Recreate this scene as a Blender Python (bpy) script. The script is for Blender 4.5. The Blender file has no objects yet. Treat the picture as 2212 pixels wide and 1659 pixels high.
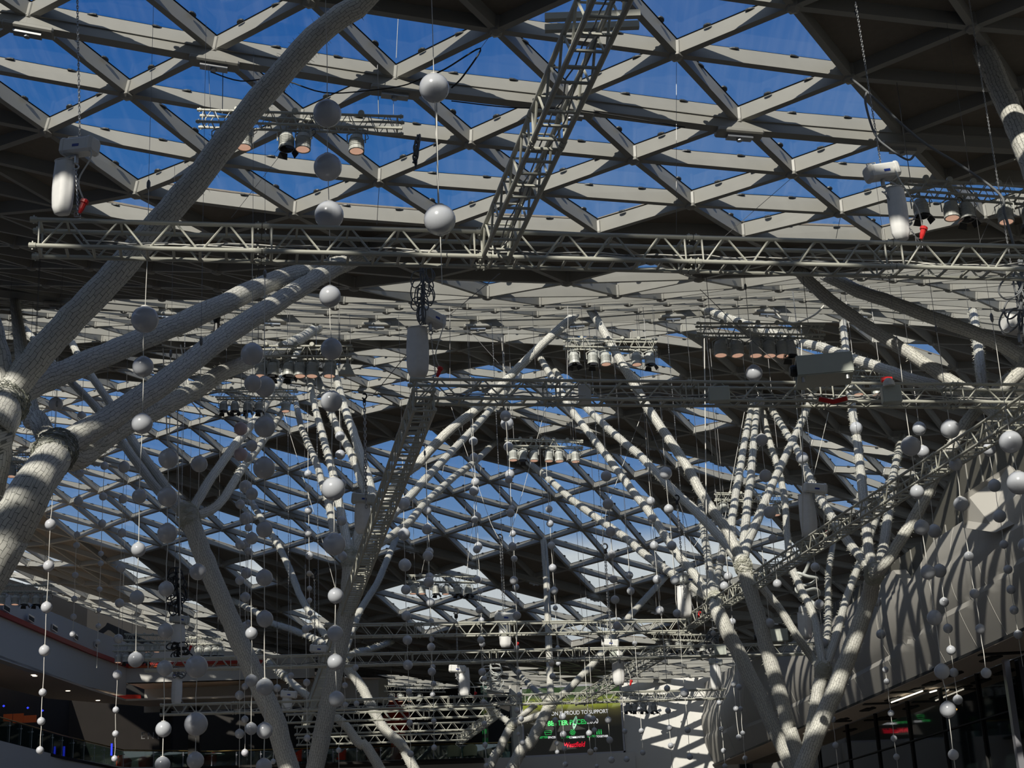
import bpy, math, random
import numpy as np
from mathutils import Vector, Matrix
random.seed(7)
scene = bpy.context.scene
COL = scene.collection
# ---------------------------------------------------------------- camera frame
F = 3350.0
AX_X = np.array([0.99875463, 0.0498918, 0.0])
AX_Y = np.array([0.01537406, -0.30776424, 0.95133843])
AX_U = np.array([-0.04746399, 0.95015366, 0.308148])
FLOOR = -1.6            # the viewer's eye is the origin, the ground lies 1.6 m below

def ray(px, py):
    v = np.array([px - 1106.0, 829.5 - py, F])
    return float(v @ AX_X), float(v @ AX_Y), float(v @ AX_U)

def at(px, py, Y):
    """world point seen at (px,py) and Y metres ahead of the viewer"""
    a, b, c = ray(px, py)
    return Vector((a / b * Y, Y, c / b * Y))

def ath(px, py, z):
    """world point seen at (px,py) and z metres above the viewer"""
    a, b, c = ray(px, py)
    return Vector((a / c * z, b / c * z, z))

def pix(p):
    x, y, u = p[0], p[1], p[2]
    vx = x * AX_X[0] + y * AX_Y[0] + u * AX_U[0]
    vy = x * AX_X[1] + y * AX_Y[1] + u * AX_U[1]
    vz = x * AX_X[2] + y * AX_Y[2] + u * AX_U[2]
    if vz < 0.1:
        return None
    return (1106.0 + F * vx / vz, 829.5 - F * vy / vz)

# ---------------------------------------------------------------- helpers
def tag(o, label=None, cat=None, group=None, kind=None):
    if label: o['label'] = label
    if cat: o['category'] = cat
    if group: o['group'] = group
    if kind: o['kind'] = kind
    return o

class MB:
    def __init__(s):
        s.v = []; s.f = []; s.uv = []; s.m = []
    def add(s, vs, fs, uvs=None, mi=0):
        n = len(s.v)
        s.v.extend([tuple(p) for p in vs])
        for k, f in enumerate(fs):
            s.f.append(tuple(n + i for i in f)); s.m.append(mi)
            s.uv.append(uvs[k] if uvs else None)
    def box(s, c, hx, hy, hz, R=None, mi=0):
        """box at centre c with half sizes along the columns of R"""
        R = R or Matrix.Identity(3)
        c = Vector(c)
        ax, ay, az = R.col[0] * hx, R.col[1] * hy, R.col[2] * hz
        vs = [c + ax * i + ay * j + az * k for k in (-1, 1) for j in (-1, 1) for i in (-1, 1)]
        s.add(vs, [(0, 2, 3, 1), (4, 5, 7, 6), (0, 1, 5, 4), (2, 6, 7, 3), (0, 4, 6, 2), (1, 3, 7, 5)], mi=mi)
    def bbox(s, c, hx, hy, hz, b, R=None, mi=0):
        """box with chamfered vertical-section edges (octagonal in its y-z plane)"""
        R = R or Matrix.Identity(3)
        c = Vector(c)
        prof = [(-hy + b, -hz), (hy - b, -hz), (hy, -hz + b), (hy, hz - b), (hy - b, hz), (-hy + b, hz), (-hy, hz - b), (-hy, -hz + b)]
        vs = []
        for xx, k in ((-hx, .8), (-hx + b, 1), (hx - b, 1), (hx, .8)):
            kk = 1 if k == 1 else 1 - b / max(hy, hz)
            for (y, z) in prof:
                vs.append(c + R.col[0] * xx + R.col[1] * y * kk + R.col[2] * z * kk)
        fs = [tuple(range(7, -1, -1)), tuple(range(24, 32))]
        for r in range(3):
            for i in range(8):
                j = (i + 1) % 8
                fs.append((r * 8 + i, r * 8 + j, r * 8 + 8 + j, r * 8 + 8 + i))
        s.add(vs, fs, mi=mi)
    def tube(s, pts, rad, n=8, cap=True, mi=0):
        pts = [Vector(p) for p in pts]
        m = len(pts)
        if not hasattr(rad, '__len__'): rad = [rad] * m
        t0 = (pts[1] - pts[0]).normalized()
        ref = Vector((0, 0, 1)) if abs(t0.z) < .9 else Vector((1, 0, 0))
        nrm = (ref - t0 * ref.dot(t0)).normalized()
        vs = []; L = 0; ls = []
        for i, p in enumerate(pts):
            if i == 0: t = t0
            elif i == m - 1: t = (p - pts[i - 1]).normalized()
            else:
                t = (pts[i + 1] - p).normalized() + (p - pts[i - 1]).normalized()
                t = t.normalized() if t.length > 1e-6 else (pts[i + 1] - p).normalized()
            nrm = (nrm - t * nrm.dot(t))
            nrm = nrm.normalized() if nrm.length > 1e-6 else t.orthogonal().normalized()
            bn = t.cross(nrm)
            if i: L += (p - pts[i - 1]).length
            ls.append(L)
            for k in range(n):
                a = 2 * math.pi * k / n
                vs.append(p + (nrm * math.cos(a) + bn * math.sin(a)) * rad[i])
        fs = []; uv = []
        for i in range(m - 1):
            for k in range(n):
                j = (k + 1) % n
                fs.append((i * n + k, i * n + j, (i + 1) * n + j, (i + 1) * n + k))
                u0, u1 = k / n, (k + 1) / n
                uv.append([(u0, ls[i]), (u1, ls[i]), (u1, ls[i + 1]), (u0, ls[i + 1])])
        if cap:
            fs.append(tuple(range(n - 1, -1, -1))); uv.append([(0, 0)] * n)
            fs.append(tuple((m - 1) * n + k for k in range(n))); uv.append([(0, 0)] * n)
        s.add(vs, fs, uv, mi)
    def lathe(s, c, prof, n=16, R=None, mi=0, caps=True):
        """prof: list of (radius, height) along R's z column"""
        R = R or Matrix.Identity(3)
        c = Vector(c); vs = []
        for r, h in prof:
            for k in range(n):
                a = 2 * math.pi * k / n
                vs.append(c + R.col[0] * r * math.cos(a) + R.col[1] * r * math.sin(a) + R.col[2] * h)
        fs = []
        for i in range(len(prof) - 1):
            for k in range(n):
                j = (k + 1) % n
                fs.append((i * n + k, i * n + j, (i + 1) * n + j, (i + 1) * n + k))
        if caps:
            fs.append(tuple(range(n - 1, -1, -1)))
            fs.append(tuple((len(prof) - 1) * n + k for k in range(n)))
        s.add(vs, fs, mi=mi)
    def build(s, name, mats, parent=None, smooth=False, loc=None):
        me = bpy.data.meshes.new(name)
        if loc is not None:
            l = Vector(loc); vs = [(v[0] - l.x, v[1] - l.y, v[2] - l.z) for v in s.v]
        else: vs = s.v
        me.from_pydata(vs, [], s.f)
        if not isinstance(mats, (list, tuple)): mats = [mats]
        for m in mats: me.materials.append(m)
        if len(mats) > 1: me.polygons.foreach_set('material_index', s.m)
        if any(u is not None for u in s.uv):
            ul = me.uv_layers.new(name='UVMap')
            flat = []
            for f, u in zip(s.f, s.uv):
                for q in (u or [(0, 0)] * len(f)): flat.extend(q)
            ul.data.foreach_set('uv', flat)
        if smooth: me.polygons.foreach_set('use_smooth', [True] * len(me.polygons))
        me.update()
        o = bpy.data.objects.new(name, me)
        if loc is not None: o.location = loc
        COL.objects.link(o)
        if parent is not None:
            o.parent = parent
            o.matrix_parent_inverse = Matrix.Translation(parent.location).inverted() if loc is not None or True else Matrix()
        return o

def empty(name, loc):
    o = bpy.data.objects.new(name, None)
    o.location = loc; o.empty_display_size = .2
    COL.objects.link(o); return o

def frame(xdir, up=(0, 0, 1)):
    x = Vector(xdir).normalized(); u = Vector(up)
    y = u.cross(x)
    y = y.normalized() if y.length > 1e-5 else Vector((0, 1, 0))
    z = x.cross(y).normalized()
    return Matrix((x, y, z)).transposed()

# ---------------------------------------------------------------- materials
MATS = {}
def mat(name, col, rough=.5, metal=0., emis=None, estr=0., noise=0., nscale=3., spec=.5, trans=0.):
    m = bpy.data.materials.new(name); m.use_nodes = True
    nt = m.node_tree; b = nt.nodes['Principled BSDF']
    b.inputs['Base Color'].default_value = (*col, 1)
    b.inputs['Roughness'].default_value = rough
    b.inputs['Metallic'].default_value = metal
    b.inputs['Specular IOR Level'].default_value = spec
    if trans: b.inputs['Transmission Weight'].default_value = trans
    if emis:
        b.inputs['Emission Color'].default_value = (*emis, 1); b.inputs['Emission Strength'].default_value = estr
    if noise:
        tc = nt.nodes.new('ShaderNodeTexCoord'); n = nt.nodes.new('ShaderNodeTexNoise')
        n.inputs['Scale'].default_value = nscale; n.inputs['Detail'].default_value = 5
        mx = nt.nodes.new('ShaderNodeMix'); mx.data_type = 'RGBA'; mx.blend_type = 'MIX'
        nt.links.new(tc.outputs['Object'], n.inputs['Vector'])
        mx.inputs['A'].default_value = (*[c * (1 - noise) for c in col], 1)
        mx.inputs['B'].default_value = (*[min(1, c * (1 + noise)) for c in col], 1)
        nt.links.new(n.outputs['Fac'], mx.inputs['Factor']); nt.links.new(mx.outputs['Result'], b.inputs['Base Color'])
    MATS[name] = m
    return m

M_STEEL = mat('cream painted roof steel', (.285, .28, .255), .45, noise=.12, nscale=1.3)
M_PANEL = mat('dark perforated soffit panel', (.19, .165, .135), .8, noise=.15, nscale=8)
M_PANELTOP = mat('roof outer skin', (.3, .3, .3), .8)
M_GASKET = mat('black glazing gasket', (.012, .013, .016), .5)
M_CLAMP = mat('dark steel clamp', (.05, .055, .06), .5, .3)
M_TRUSS = mat('ivory powder coated truss', (.46, .46, .40), .38, noise=.06, nscale=4)
M_TRUSS2 = mat('sage grey powder coated truss', (.45, .48, .43), .38, noise=.06, nscale=4)
M_WHITE = mat('white plastic', (.72, .72, .70), .35)
M_GREY = mat('light grey enamel', (.5, .52, .5), .4)
M_DARK = mat('black rubber', (.015, .015, .017), .45)
M_CHAIN = mat('galvanised chain', (.45, .46, .47), .35, .8)
M_ROPE = mat('white flex', (.7, .69, .64), .6)
M_CABLE = mat('grey cable', (.16, .17, .18), .5)
M_WIRE = mat('thin steel rope', (.22, .22, .22), .4, .6)
M_RED = mat('red plastic plug', (.6, .02, .02), .4)
M_BLUE = mat('blue badge', (.02, .05, .3), .4)
M_BAG = mat('white nylon chain bag', (.75, .75, .74), .55, noise=.1, nscale=9)
M_LANT = mat('grey lantern housing', (.46, .47, .44), .4, noise=.1, nscale=20)
M_LENSW = mat('lit lens', (.8, .6, .5), .15, emis=(1, .58, .4), estr=.42, noise=.25, nscale=60)
M_LENSD = mat('dark lens', (.01, .01, .012), .1)
M_CREAM = mat('cream render wall', (.52, .51, .47), .7, noise=.05, nscale=.7)
M_FLOOR = mat('pale stone floor', (.12, .11, .10), .5, noise=.1, nscale=.4)
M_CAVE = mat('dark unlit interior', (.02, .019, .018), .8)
M_BRACE = M_TRUSS

def glass_mat():
    m = bpy.data.materials.new('clear roof glass'); m.use_nodes = True
    nt = m.node_tree; nt.nodes.clear(); L = nt.links.new
    out = nt.nodes.new('ShaderNodeOutputMaterial'); tr = nt.nodes.new('ShaderNodeBsdfTransparent')
    tr.inputs['Color'].default_value = (.93, .95, .95, 1)
    gl = nt.nodes.new('ShaderNodeBsdfGlossy'); gl.inputs['Roughness'].default_value = .06
    df = nt.nodes.new('ShaderNodeBsdfTranslucent'); df.inputs['Color'].default_value = (.7, .72, .74, 1)
    m1 = nt.nodes.new('ShaderNodeMixShader'); m1.inputs[0].default_value = .03
    m2 = nt.nodes.new('ShaderNodeMixShader')
    tc = nt.nodes.new('ShaderNodeTexCoord'); mp = nt.nodes.new('ShaderNodeMapping')
    mp.inputs['Scale'].default_value = (5, .35, 1); mp.inputs['Rotation'].default_value = (0, 0, .5)
    no = nt.nodes.new('ShaderNodeTexNoise'); no.inputs['Scale'].default_value = 1.2; no.inputs['Detail'].default_value = 6
    mr = nt.nodes.new('ShaderNodeMapRange'); mr.inputs['From Min'].default_value = .45; mr.inputs['From Max'].default_value = .8
    mr.inputs['To Min'].default_value = 0.005; mr.inputs['To Max'].default_value = .06
    L(tc.outputs['Object'], mp.inputs['Vector']); L(mp.outputs['Vector'], no.inputs['Vector']); L(no.outputs['Fac'], mr.inputs['Value'])
    # reflectance of the double pane rises towards grazing angles, the same from both sides
    fr = nt.nodes.new('ShaderNodeLayerWeight'); fr.inputs['Blend'].default_value = .5
    pw = nt.nodes.new('ShaderNodeMath'); pw.operation = 'POWER'; pw.inputs[1].default_value = 5; L(fr.outputs['Facing'], pw.inputs[0])
    mu = nt.nodes.new('ShaderNodeMath'); mu.operation = 'MULTIPLY_ADD'; mu.inputs[1].default_value = 1.0; mu.inputs[2].default_value = .05; mu.use_clamp = True
    L(pw.outputs[0], mu.inputs[0]); L(mu.outputs[0], m1.inputs[0])
    L(tr.outputs[0], m1.inputs[1]); L(gl.outputs[0], m1.inputs[2]); L(m1.outputs[0], m2.inputs[1]); L(df.outputs[0], m2.inputs[2])
    L(mr.outputs[0], m2.inputs[0]); L(m2.outputs[0], out.inputs['Surface'])
    return m
M_GLASS = glass_mat()
ROOF_PTS = [(-7.29, 27.2, 15.18), (-8.65, 25.24, 15.83), (-5.31, 25.85, 15.23), (-5.94, 29.15, 14.56), (-4.58, 31.11, 14.2), (-9.28, 28.54, 15.16), (-7.93, 30.5, 14.53), (-3.95, 27.81, 14.68), (-2.59, 29.77, 14.24), (-1.96, 26.47, 14.76), (1.38, 27.08, 14.52), (4.73, 27.7, 14.15), (8.07, 28.31, 14.0), (-3.32, 24.51, 15.41), (0.03, 25.12, 14.96), (3.37, 25.74, 14.62), (6.71, 26.35, 14.27), (5.36, 24.4, 14.7), (8.7, 25.01, 14.47), (-0.61, 28.43, 14.33), (2.74, 29.04, 14.1), (6.08, 29.66, 13.9), (9.43, 30.27, 13.82), (0.75, 30.38, 14.09), (4.09, 31.0, 13.89), (7.44, 31.61, 13.79), (10.78, 32.23, 13.75), (2.1, 32.34, 13.93), (5.45, 32.96, 13.97), (-0.06, 79.8, 18.78), (-3.41, 79.19, 19.67), (3.28, 80.42, 17.76), (-1.42, 77.84, 19.94), (1.92, 78.46, 19.01), (5.27, 79.07, 18.0), (1.29, 81.76, 17.53), (2.65, 83.72, 16.31), (-2.05, 81.15, 18.48), (0.57, 76.5, 20.11), (3.91, 77.12, 19.15), (-4.04, 82.49, 18.29), (-4.76, 77.23, 20.88), (5.27, 79.07, 18.03), (8.61, 79.69, 17.14), (7.26, 77.73, 18.19), (6.62, 81.03, 16.75), (7.98, 82.99, 15.52), (9.97, 81.65, 15.94), (-24.01, 87.36, 20.73), (-25.37, 85.4, 21.83), (-26.0, 88.71, 20.51), (-22.02, 86.02, 20.93), (-23.38, 84.06, 22.06), (-21.39, 82.72, 22.15), (-22.66, 89.32, 19.54), (-20.67, 87.98, 19.64), (-28.71, 84.79, 22.62), (-27.36, 86.75, 21.67), (8.52, 71.13, 20.08), (10.51, 69.78, 20.03), (5.18, 70.51, 20.92), (13.85, 70.4, 19.1), (15.21, 72.36, 18.15), (10.51, 69.78, 20.03), (-12.08, 79.3, 21.34), (-14.07, 80.64, 21.25), (-10.73, 81.26, 20.21), (-14.8, 75.38, 23.39), (-16.78, 76.73, 23.41), (-11.45, 76.0, 22.57), (-0.52, 36.99, 14.31), (1.47, 35.65, 14.07), (0.84, 38.95, 14.78), (2.83, 37.6, 14.41), (-1.6, 60.72, 22.0), (-0.24, 62.68, 22.16), (1.74, 61.33, 22.0), (0.03, 44.0, 16.72), (1.57, 49.0, 18.08), (0.0, 54.0, 19.74), (-1.84, 58.0, 21.16), (-16.84, 59.6, 22.7), (-15.87, 61.6, 22.73), (-0.12, 93.5, 13.6), (-1.1, 101.0, 13.25), (-1.25, 110.0, 13.4), (9.08, 98.0, 12.64), (11.5, 108.0, 12.75), (-17.82, 112.0, 15.84), (-28.34, 100.0, 18.86), (-25.3, 102.0, 18.01), (-31.42, 97.0, 20.33), (-31.15, 104.0, 19.92), (-22.78, 107.0, 17.01), (-12.2, 38.0, 16.44), (-14.71, 46.0, 18.62), (13.47, 42.0, 16.14), (15.85, 50.0, 17.86), (14.17, 56.0, 19.81), (11.35, 60.0, 20.92), (16.05, 66.0, 17.95), (-9.37, 42.0, 16.78), (5.77, 45.0, 16.91), (20.08, 58.0, 18.3), (4.0, 85.7, 15.23), (0.0, 88.4, 15.01), (-2.0, 89.7, 14.83), (-2.7, 84.4, 17.18), (-7.3, 90.4, 15.43), (-5.9, 92.4, 14.38), (2.7, 92.3, 13.29), (-23.3, 92.6, 18.46), (-16.0, 90.6, 17.32), (-25.0, -20.0, 16.0), (-25.0, -5.0, 16.0), (-25.0, 8.0, 16.0), (-8.0, -20.0, 16.0), (-8.0, -5.0, 16.0), (-8.0, 8.0, 16.0), (8.0, -20.0, 16.0), (8.0, -5.0, 16.0), (8.0, 8.0, 16.0), (25.0, -20.0, 16.0), (25.0, -5.0, 16.0), (25.0, 8.0, 16.0)]
# ---------------------------------------------------------------- the undulating roof
LO = np.array([-7.2944, 27.1962]); LA = np.array([3.3439, .615]); LC = np.array([1.3557, 1.9585])
RP = np.array(ROOF_PTS); RS = 20.0
def _ker(r2):
    return np.where(r2 > 0, r2 * np.log(r2 + 1e-12), 0)
_P = RP[:, :2] / RS; _n = len(_P)
_K = _ker(((_P[:, None] - _P[None]) ** 2).sum(-1)) + .02 * np.eye(_n)
_Q = np.hstack([np.ones((_n, 1)), _P])
_w = np.linalg.solve(np.block([[_K, _Q], [_Q.T, np.zeros((3, 3))]]), np.concatenate([RP[:, 2], np.zeros(3)]))
def roof_z(x, y):
    p = np.array([x, y]) / RS
    return float(_ker(((_P - p) ** 2).sum(-1)) @ _w[:-3] + _w[-3] + _w[-2] * p[0] + _w[-1] * p[1])
def node_xy(i, j):
    return LO + i * LA + j * LC
NODE = {}
def node(i, j):
    if (i, j) not in NODE:
        p = node_xy(i, j); NODE[(i, j)] = Vector((p[0], p[1], roof_z(p[0], p[1])))
    return NODE[(i, j)]
def roof_hit(px, py, Y0):
    """where the sight line (px,py) meets the roof, searching around Y0"""
    best = None
    for k in range(-60, 61):
        Y = Y0 + k * .25
        p = at(px, py, Y); d = abs(p.z - roof_z(p.x, p.y)) + abs(k) * .004
        if best is None or d < best[0]: best = (d, p)
    p = best[1]
    return Vector((p.x, p.y, roof_z(p.x, p.y) + .1))
def nrm(i, j):
    a = node(i + 1, j) - node(i - 1, j); b = node(i, j + 1) - node(i, j - 1)
    n = a.cross(b); n.normalize()
    return n if n.z > 0 else -n

def inpoly(p, poly):
    x, y = p; c = False; j = len(poly) - 1
    for i in range(len(poly)):
        xi, yi = poly[i]; xj, yj = poly[j]
        if (yi > y) != (yj > y) and x < (xj - xi) * (y - yi) / (yj - yi) + xi: c = not c
        j = i
    return c

def in_view(p, mx=500):
    """keep what the viewer could see from here or a step aside, and what shades it"""
    x, y, z = p
    if y < 20: return abs(x) < 17 and y > -9
    if y > 119: return False
    q = pix(p)
    if q is None: return False
    return -mx * (1 if y < 60 else .6) - 60 < q[0] < 2212 + mx * (1 if y < 60 else .6) and q[1] > -3300

tris = []   # (corner index pairs, centroid, glazed?)
span_i = range(-60, 40); span_j = range(-30, 75)
ROOF_LEFT = lambda y: -38.0
for i in span_i:
    for j in span_j:
        p0 = node_xy(i, j)
        if not (-9.5 < p0[1] < 121 and abs(p0[0]) < 46): continue
        for T in (((i, j), (i + 1, j), (i, j + 1)), ((i + 1, j), (i + 1, j - 1), (i, j))):
            c2 = sum(node_xy(*t) for t in T) / 3
            if not (-9 < c2[1] < 119): continue
            if c2[0] > 30 and c2[1] > 40 : continue
            c3 = (c2[0], c2[1], roof_z(*c2))
            if not in_view(c3): continue
            if c2[0] < -31.5 and c2[1] > 60: continue
            qq = pix(c3)
            if c2[1] > 60 and qq and qq[0] < 800:
                e_ = [(-900, 1010), (0, 1250), (171, 1313), (342, 1370), (600, 1442), (800, 1475)]
                for (xa, ya), (xb, yb) in zip(e_[:-1], e_[1:]):
                    if xa <= qq[0] < xb: lim = ya + (yb - ya) * (qq[0] - xa) / (xb - xa)
                if qq[1] > lim - 4: continue
            tris.append((T, c3))
print('roof tris', len(tris))
# which panels are glazed: outlines traced on the photograph, matched to the panel lattice
GLASS_AREAS = [
 [(-600,-900),(700,-900),(700,0),(655,3),(1069,68),(1300,25),(1340,-900),(1690,-900),(1708,17),(1837,172),(1951,294),(2039,395),(2124,476),(1900,520),(1700,520),(1640,500),(1496,446),(1400,515),(960,515),(820,480),(640,470),(440,450),(400,490),(200,480),(294,427),(96,287),(0,215),(-600,-100)],
 [(2080,425),(2400,400),(2400,470),(2124,476)],
 [(2600,540),(1900,590),(1747,600),(1454,612),(1400,585),(1250,590),(1213,612),(954,608),(870,630),(772,650),(700,640),(487,608),(487,640),(423,660),(300,645),(216,650),(190,672),(80,662),(0,685),(-400,685),(-400,740),(120,736),(311,735),(460,745),(562,742),(700,735),(872,738),(1060,745),(1160,742),(1300,735),(1400,735),(1490,735),(1640,705),(1700,715),(1850,700),(2000,700),(2600,700)],
 [(1884,712),(2040,722),(2000,762),(1900,756)],
 # middle sweep, left of the truss corner and round to the centre
 [(-400,840),(0,835),(85,812),(249,823),(293,772),(398,765),(440,785),(520,800),(560,790),(640,800),(740,776),(810,744),(880,744),(985,768),(940,790),(1040,795),(1120,790),(1180,798),(1240,830),(1330,905),(1260,912),(1200,925),(1050,885),(940,850),(880,885),(830,880),(781,893),(735,875),(690,880),(650,935),(590,920),(564,935),(508,985),(440,1000),(376,1004),(400,1062),(445,1106),(470,1108),(560,1062),(549,1044),(522,1014),(554,978),(579,965),(688,1000),(779,972),(850,950),(932,925),(998,972),(1036,993),(1111,1012),(1136,1017),(1170,1007),(1205,992),(1165,935),(1285,960),(1340,982),(1420,1000),(1375,1034),(1424,1094),(1471,1093),(1521,1120),(1568,1132),(1615,1124),(1700,1145),(1715,1180),(1690,1245),(1521,1262),(1478,1282),(1443,1257),(1365,1261),(1283,1284),(1232,1230),(1178,1179),(1088,1190),(1021,1214),(961,1156),(880,1178),(834,1171),(734,1222),(609,1183),(578,1196),(500,1196),(440,1160),(453,1234),(400,1232),(353,1184),(291,1199),(165,1162),(90,1112),(0,1110),(-400,1080)],
 [(1420,985),(1430,975),(1475,965),(1545,985),(1575,1000),(1640,1000),(1632,980),(1654,978),(1662,1010),(1668,1046),(1740,1075),(1730,1100),(1650,1100),(1600,1048),(1540,1028),(1475,1018)],
 [(1472,870),(1572,870),(1572,928),(1500,928)],
 [(1756,945),(1880,945),(1884,1010),(1930,1010),(1930,1070),(1845,1100),(1762,1100),(1750,1040),(1835,1050),(1800,1012)],
 [(2050,798),(2110,798),(2110,822),(2062,822)],
 [(1312,700),(1400,700),(1400,733),(1312,733)], [(1421,716),(1490,716),(1490,738),(1421,738)],
 [(1258,752),(1342,752),(1440,770),(1450,800),(1440,820),(1330,818),(1330,792),(1262,790)], [(1665,742),(1762,742),(1762,778),(1668,778)],
 # pale panes low over the far side
 [(10,1200),(70,1185),(140,1205),(145,1232),(80,1225),(10,1222)],
 [(248,1203),(328,1203),(332,1262),(266,1260)], [(260,1270),(315,1270),(372,1283),(372,1312),(330,1300),(262,1292)],
 [(495,1205),(570,1205),(570,1276),(530,1276)], [(625,1318),(692,1318),(692,1370),(640,1368)], [(395,1308),(472,1312),(472,1342),(395,1334)],
 [(818,1283),(880,1262),(1005,1220),(1062,1258),(1095,1272),(1150,1290),(1195,1303),(1240,1288),(1290,1290),(1325,1335),(1400,1345),(1440,1360),(1400,1395),(1340,1380),(1290,1365),(1280,1395),(1240,1400),(1190,1360),(1160,1340),(1130,1318),(1060,1337),(990,1350),(923,1376),(880,1345)],
 [(-200,1215),(0,1222),(60,1238),(110,1258),(170,1280),(250,1295),(300,1300),(400,1330),(520,1380),(600,1400),(640,1450),(480,1450),(330,1400),(150,1340),(-200,1270)],
 [(1050,1452),(1130,1440),(1300,1475),(1340,1440),(1400,1410),(1600,1400),(1640,1440),(1600,1495),(1050,1497)], [(830,1460),(900,1460),(1000,1492),(840,1486)],
]
def glazed(T, c3):
    if 10.5 < c3[1] < 20.5 and -16 < c3[0] < 1.5: return False      # unseen field over the viewer's left, made solid to shade the near columns
    if c3[1] < 21: return ((T[0][0] + 2 * T[0][1]) // 5) % 13 != 3  # unseen pattern, kept mostly glass to let sun onto the near rig
    q = pix(c3)
    if q is None: return True
    return any(inpoly(q, a) for a in GLASS_AREAS)
BD, BW = .32, .13          # beam depth and width
edges = {}; used = set()
gl, op = [], []
for T, c in tris:
    g = glazed(T, c)
    (gl if g else op).append((T, c))
    for k in range(3):
        e = tuple(sorted((T[k], T[(k + 1) % 3]))); edges.setdefault(e, []).append(g)
    used.update(T)
def beam_pts(a, b, w, top, bot):
    pa, pb = node(*a), node(*b); na, nb = nrm(*a), nrm(*b)
    d = (pb - pa).normalized()
    s = d.cross((na + nb).normalized()).normalized() * (w / 2)
    return [pa - s + na * bot, pa + s + na * bot, pa + s + na * top, pa - s + na * top,
            pb - s + nb * bot, pb + s + nb * bot, pb + s + nb * top, pb - s + nb * top]
BF = [(0, 1, 5, 4), (1, 2, 6, 5), (2, 3, 7, 6), (3, 0, 4, 7), (0, 3, 2, 1), (4, 5, 6, 7)]
mb = MB()
for (a, b) in edges: mb.add(beam_pts(a, b, BW, BD, 0), BF)
for a in used:      # node hubs: short hexagonal studs under the crossing
    n = nrm(*a); R = frame(n.orthogonal(), n)
    mb.lathe(node(*a) - n * .04, [(.05, -.03), (.13, 0), (.15, .06), (.15, BD)], 6, R)
ceiling = mb.build('ceiling', M_STEEL); tag(ceiling, kind='structure')
# rails that run under some of the lattice lines
RAIL_ROWS = [-1, 12, 25, 33, 44]
mb = MB()
for (a, b) in edges:
    if a[1] == b[1] and a[1] in RAIL_ROWS:
        mb.add(beam_pts(a, b, .2, .0, -.22), BF)
        mb.add(beam_pts(a, b, .26, .03, -.01), BF)
rail = mb.build('rail', M_STEEL, ceiling)
# solid panels
mb = MB()
for T, c in op:
    P = [node(*t) + nrm(*t) * (BD - .03) for t in T]; cc = sum(P, Vector()) / 3
    P = [cc + (p - cc) * .99 for p in P]; up = Vector((0, 0, .12))
    mb.add(P + [p + up for p in P], [(0, 1, 2), (5, 4, 3), (0, 3, 4, 1), (1, 4, 5, 2), (2, 5, 3, 0)])
mb.build('soffit_panels', M_PANEL, ceiling)
# glazing, split into contiguous fields
gset = {T: c for T, c in gl}; byedge = {}
for T in gset:
    for k in range(3): byedge.setdefault(tuple(sorted((T[k], T[(k + 1) % 3]))), []).append(T)
seen = set(); fields = []
for T in gset:
    if T in seen: continue
    st = [T]; seen.add(T); fld = []
    while st:
        t = st.pop(); fld.append(t)
        for k in range(3):
            for u in byedge[tuple(sorted((t[k], t[(k + 1) % 3])))]:
                if u not in seen: seen.add(u); st.append(u)
    fields.append(fld)
fields.sort(key=len, reverse=True)
small = [t for f in fields[9:] for t in f]
fields = fields[:9] + ([small] if small else [])
for k, fld in enumerate(fields):
    mg, mk, mc = MB(), MB(), MB()
    for T in fld:
        P = [node(*t) + nrm(*t) * (BD + .03) for t in T]; cc = sum(P, Vector()) / 3
        n = (P[1] - P[0]).cross(P[2] - P[0]).normalized()
        if n.z < 0: n = -n
        mg.add([cc + (p - cc) * .985 for p in P], [(0, 1, 2)])
        # dark gasket frame just under the pane
        I = [cc + (p - cc) * .90 - n * .012 for p in P]; O2 = [cc + (p - cc) * .99 - n * .012 for p in P]
        mk.add(I + O2, [(0, 1, 4, 3), (1, 2, 5, 4), (2, 0, 3, 5)])
        if gset[T][1] > 20:
            for q in range(3):
                a, b = P[q], P[(q + 1) % 3]
                for t in ((.3, .7)):
                    m = a.lerp(b, t); d = (cc - m); d -= n * d.dot(n); d.normalize()
                    m = m + d * .105 - n * .03
                    x = (b - a).normalized()
                    pr = [m + x * (.085 * math.cos(w)) + d * (.07 * math.sin(w)) for w in (0, .6, 1.2, 1.94, 2.54, 3.14)]
                    mc.add(pr + [p - n * .03 for p in pr], [(0, 1, 2, 3, 4, 5), (11, 10, 9, 8, 7, 6)] + [(w, (w + 1) % 6, 6 + (w + 1) % 6, 6 + w) for w in range(6)])
    w = mg.build('window_%d' % (k + 1), M_GLASS); tag(w, kind='structure')
    mk.build('gasket', M_GASKET, w)
    if mc.v: mc.build('pane_clamps', M_CLAMP, w)
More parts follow.
